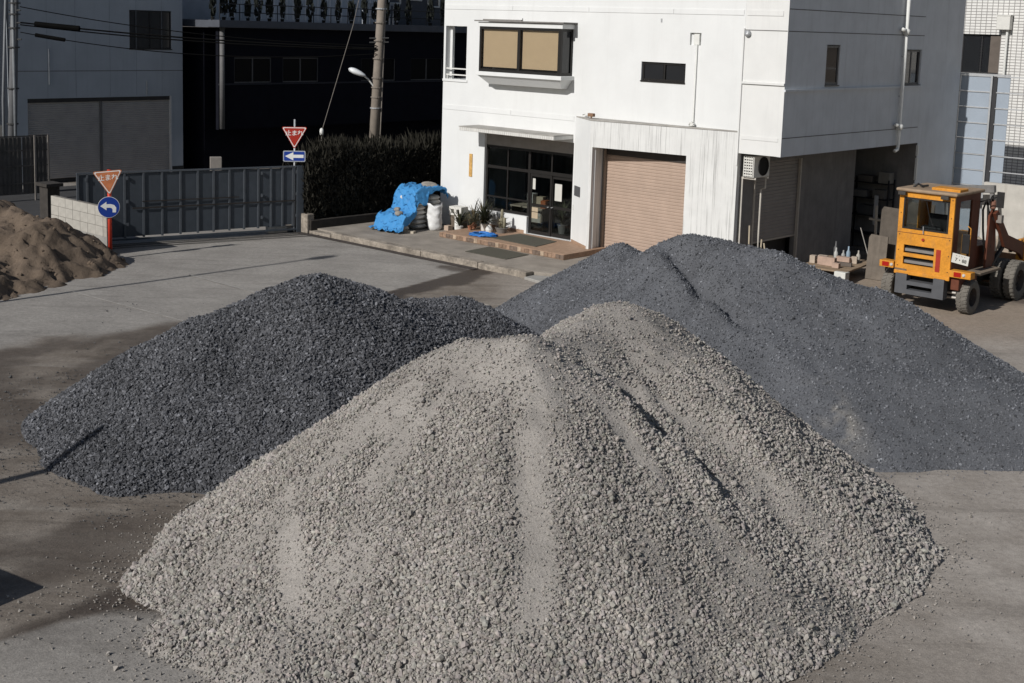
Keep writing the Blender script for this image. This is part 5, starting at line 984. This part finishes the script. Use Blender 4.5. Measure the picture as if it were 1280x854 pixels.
for nm, x, y, r, w, s in (('rear_wheel', 1.0, 0, .42, .30, 1), ('rear_wheel', -1.0, 0, .42, .30, -1), ('front_wheel', 1.13, 2.72, .52, .29, 1), ('front_wheel', .77, 2.72, .52, .29, 1), ('front_wheel', -1.13, 2.72, .52, .29, -1), ('front_wheel', -.77, 2.72, .52, .29, -1)):
    ty, tr, M_ = wheel(x, y, r, w, s); ty.name = nm; ty.parent = ld; tr.parent = ty
    q = MB(); q.lathe([(0, w * .1), (r * .22, w * .12), (r * .24, w * .22), (r * .3, w * .06), (r * .5, w * .06), (r * .565, w * .36), (r * .59, w * .40), (r * .59, -w * .40), (0, -w * .40)], M_, 28); o = q.build('rim', mat('rim_dark', (.05, .04, .035), .7, .3, 8), ty); smooth_auto(o, 30)
    for k in range(6): a = k * math.pi / 3; q = MB().lathe([(0, w * .12), (.018, w * .12), (.018, w * .2), (0, w * .2)], M_ @ Matrix.Translation((r * .38 * math.cos(a), r * .38 * math.sin(a), -.02)), 6).build('wheel_nut', mat('nut', (.12, .1, .08), .6), ty)
MB().tube([(-1.0, 0, .42), (1.0, 0, .42)], .09, 12).build('rear_axle', blackm, ld); MB().tube([(-1.1, 2.72, .52), (1.1, 2.72, .52)], .12, 12).build('front_axle', blackm, ld)
for z in (.36, .48): MB().tube([(.3, -.15, z), (.95, -.1, z)], .035, 8).build('steering_rod', mat('rod_pale', (.35, .33, .3), .5, metal=.3), ld)
MB().box(-.45, .45, -.35, 3.0, .45, .95).build('chassis', blackm, ld, bevel=.02)
MB().wall((-.64, -.66), (.64, -.66), .36, .86, .24, [(.32, .98, .48, .60), (.30, 1.0, .70, .90)]).build('counterweight', wgt, ld, bevel=.015)
MB().wall((-.72, -.56), (.72, -.56), .84, 2.95, .06, [(.13, 1.31, 2.02, 2.80), (.20, 1.0, 1.10, 1.30), (.20, 1.0, 1.39, 1.60)]).build('rear_panel', orange, ld, bevel=.018)
MB().ext([(-.73, -.585, .84), (.73, -.585, .84), (.73, -.585, .93), (-.73, -.585, .93)], (0, .02, 0)).build('lower_lip', orange, ld, bevel=.01)
MB().box(-.71, .71, -.566, -.5605, 1.90, 1.912).build('panel_seam', maroon, ld); MB().box(.34, .46, -.568, -.5605, 1.02, 1.58).build('red_stripe', mat('stripe_red', (.32, .03, .015), .6), ld); MB().tube([(-.02, -.57, 1.78), (-.02, -.60, 1.78)], .035, 10).build('latch', MATS['stripe_red'], ld)
for z in (1.13, 1.43): MB().box(-.51, .27, -.50, -.45, z, z + .07).build('grille_slat', mat('slat_grey', (.2, .19, .18), .6), ld)
MB().box(-.6, .4, -.44, -.42, 1.1, 1.6).build('grille_backing', blackm, ld)
for sx in (-1, 1):
    a, b = ((.72, -.499), (.72, 1.0)) if sx > 0 else ((-.72, 1.0), (-.72, -.499))
    h = [(.28, 1.02, 1.25, 2.80)] if sx > 0 else [(.45, 1.2, 1.25, 2.80)]
    MB().wall(a, b, .84, 2.95, .06, h).build('side_panel', maroon if sx > 0 else orange, ld)  # right panel's darker red-brown stands in for that side's shade
    x = .69 * sx; y0, y1 = (-.215, .52) if sx > 0 else (-.2, .55); MB().box(x - .004, x + .004, y0, y1, 1.25, 2.8).build('side_pane', clear, ld)
MB().wall((.66, 1.0), (-.66, 1.0), .84, 2.95, .05, [(.1, 1.22, 1.9, 2.82)]).build('front_panel', orange, ld)
wfm = MB()
for x0, x1, z0, z1 in ((-.6, -.56, 2.01, 2.81), (.56, .6, 2.01, 2.81), (-.56, .56, 2.01, 2.05), (-.56, .56, 2.77, 2.81)): wfm.box(x0, x1, -.572, -.55, z0, z1)
wfm = wfm.build('rear_window_seal', blackm, ld); MB().box(-.559, .559, -.548, -.542, 2.051, 2.769).build('pane', clear, wfm)
MB().tube([(0, -.58, 2.75), (.1, -.59, 2.4), (.22, -.59, 2.15)], .01, 5).build('wiper', blackm, wfm)
MB().tube([(-.02, -.6, 1.93), (-.02, -.62, 2.12)], .012, 6).build('window_latch', grey_metal, wfm)
MB().box(-.80, .80, -.66, 1.08, 2.952, 3.035).build('roof', dusty, ld, bevel=.035); MB().box(.0, .74, -.35, .15, 3.022, 3.10).build('roof_hatch', orange, ld, bevel=.015); MB().tube([(-.55, -.2, 3.03), (-.45, -.15, 3.12), (-.3, -.2, 3.08), (-.2, -.1, 3.1)], .03, 8).build('roof_cable', blackm, ld)
MB().box(-.32, .32, .3, .42, 1.55, 2.35).box(-.3, .3, -.1, .3, 1.45, 1.6).build('seat', blackm, ld, bevel=.04)
q = MB(); pts = [(.2 * math.cos(a), .62 + .12 * math.sin(a), 2.0 + .17 * math.sin(a)) for a in np.linspace(0, 6.28, 24)]; q.tube(pts, .018, 6); q.tube([(0, .62, 2.0), (0, .85, 1.5)], .03, 6); q.build('steering_wheel', blackm, ld)
MB().box(-.25, .3, -.3, -.1, 1.6, 2.1).build('dashboard', blackm, ld, bevel=.05)
for sx in (-1, 1):
    x0, x1 = (-1.12, -.735) if sx < 0 else (.735, 1.28)
    br = MB().box(x0, x1, -.62, -.35, .96, 1.13).build('lamp_bracket', orange, ld, bevel=.01); c = (x0 + x1) / 2 - .02 * sx
    MB().box(c - .13, c + .05, -.636, -.621, .99, 1.10).build('brake_lamp', mat('lamp_red', (.35, .015, .01), .3), br); MB().lathe([(0, 0), (.045, 0), (.03, .03), (0, .035)], Matrix.Translation((c + .12, -.621, 1.045)) @ Matrix.Rotation(R(90), 4, 'X'), 10).build('reverse_lamp', mat('lamp_clear', (.5, .5, .48), .3), br)
pt = MB().box(-.22, .22, -.004, .004, -.12, .12).build('licence_plate', paper, ld, loc=(.98, -.60, 1.43), rot=(0, R(6), R(-3)), bevel=.004)
text('plate_lettering', '7・88', .12, blackm, pt, Matrix.Translation((0.02, -.006, -.03)) @ Matrix.Rotation(R(90), 4, 'X')); text('plate_lettering', '・・－・', .07, blackm, pt, Matrix.Translation((0, -.006, .07)) @ Matrix.Rotation(R(90), 4, 'X'))
MB().box(.74, .95, -.5, .6, .62, .93).build('step_box', maroon, ld, bevel=.02); MB().box(.60, 1.15, .3, 1.6, .93, .99).build('side_deck', mat('deck_dust', (.2, .16, .12), .9), ld)
MB().box(.1, .7, 1.06, 2.2, .95, 1.55).build('engine_housing', maroon, ld, bevel=.03); MB().box(-.7, .05, 1.06, 2.2, .95, 1.5).build('fuel_tank', blackm, ld, bevel=.03)
for sx in (-1, 1):
    x = .86 * sx; MB().ext([(x, 1.15, .9), (x, 1.75, .9), (x, 1.6, 2.35), (x, 1.4, 2.5), (x, 1.2, 2.35)], (.06 * sx, 0, 0)).build('lift_tower', maroon, ld, bevel=.01)
    MB().ext([(x + .07 * sx, 1.3, 2.40), (x + .07 * sx, 1.48, 2.48), (x + .07 * sx, 2.3, 1.75), (x + .07 * sx, 3.4, 1.45), (x + .07 * sx, 3.75, 1.05), (x + .07 * sx, 3.6, .85), (x + .07 * sx, 3.2, 1.15), (x + .07 * sx, 2.1, 1.45)], (.09 * sx, 0, 0)).build('lift_arm', maroon, ld, bevel=.015)
    MB().tube([(x + .02 * sx, 1.6, 1.0), (x + .06 * sx, 2.3, 1.5)], .06, 10).build('lift_cylinder', blackm, ld, smooth=True); MB().tube([(x + .02 * sx, 1.35, 2.3), (x + .03 * sx, 2.9, 1.25)], .05, 10).build('tilt_cylinder', blackm, ld, smooth=True)
    MB().box(x - .06, x + .2, 3.45, 3.85, .8, 1.5).build('arm_end', orange, ld, bevel=.04)
MB().tube([(.86, 1.3, 2.35), (.82, 1.15, 2.75), (.78, 1.05, 2.5), (.8, 1.1, 2.0), (.84, 1.2, 1.4)], .028, 7).build('hydraulic_hose', blackm, ld, smooth=True); MB().tube([(.92, 1.4, 2.4), (.9, 1.3, 2.85), (.84, 1.2, 2.6), (.86, 1.25, 2.1), (.9, 1.4, 1.5)], .028, 7).build('hydraulic_hose', blackm, ld, smooth=True)
MB().lathe([(.05, 0), (.075, .03), (.075, .2), (.04, .24)], Matrix.Translation((.9, 1.38, 2.5)), 12).build('work_lamp', mat('lamp_rust', (.2, .1, .07), .6), ld); MB().box(.98, 1.12, 1.45, 1.6, 2.15, 2.35).build('valve_block', mat('valve', (.22, .2, .18), .6), ld, bevel=.01)
q = MB(); q.tube([(.72, .98, 2.7), (1.1, 1.05, 2.85), (1.22, 1.05, 2.95)], .016, 6); q.box(1.12, 1.3, 1.02, 1.06, 2.6, 3.0); q.build('wing_mirror', blackm, ld); q = MB(); q.box(.78, .98, -.12, -.08, 1.5, 2.0); q.build('rear_mirror', blackm, ld, bevel=.03)
MB().tube([(.78, .2, 1.3), (.86, .2, 1.35), (.86, .2, 2.1), (.78, .2, 2.15)], .014, 6).build('grab_handle', orange, ld); MB().tube([(1.2, 3.0, 1.45), (1.22, 2.9, 1.75), (1.2, 3.0, 2.0)], .03, 8).build('exhaust_hook', blackm, ld)
bk_ = MB(); bp_ = [(3.9, .12), (4.9, .08), (4.92, .12), (4.15, .22), (3.98, .55), (4.1, .98), (4.0, 1.0), (3.86, .6)]; bk_.ext([(-1.25, y, z) for y, z in bp_], (2.5, 0, 0)); bko = bk_.build('bucket', mat('bucket_steel', (.22, .12, .06), .6, .3, 3), ld)

#@@ JUST OUTSIDE THE LEFT EDGE: unseen posts read from their shadows, and a block added to cast one
yl = empty('yard_lamp', (-15.43, 25.75, 0)); tag(yl, 'tall steel yard lamp standing past the sand heap', 'yard lamp')
MB().tube([(0, 0, 0), (0, 0, 8.9)], [.075, .055], 10).build('post', grey_metal, yl); MB().lathe([(0, -.1), (.16, 0), (.2, .2), (.14, .45), (.03, .55)], Matrix.Translation((0, 0, 8.85)), 14).build('lamp_head', MATS['lamp_white'], yl)
sg = empty('steel_post', (-11.9, 13.0, 0)); tag(sg, 'leaning steel post at the yard edge', 'post'); MB().tube([(0, 0, 0), (.03, .05, 5.6)], .10, 10).build('shaft', grey_metal, sg)
tag(MB().box(-.55, .55, -.45, .45, 0, 1.1).build('unseen_shadow_block', conc_m, None, loc=(-7.3, 12.95, 0), rot=(0, 0, 1.0), bevel=.03), 'large unseen block added for its shadow at the yard edge', 'concrete block')
#@@ NEXT
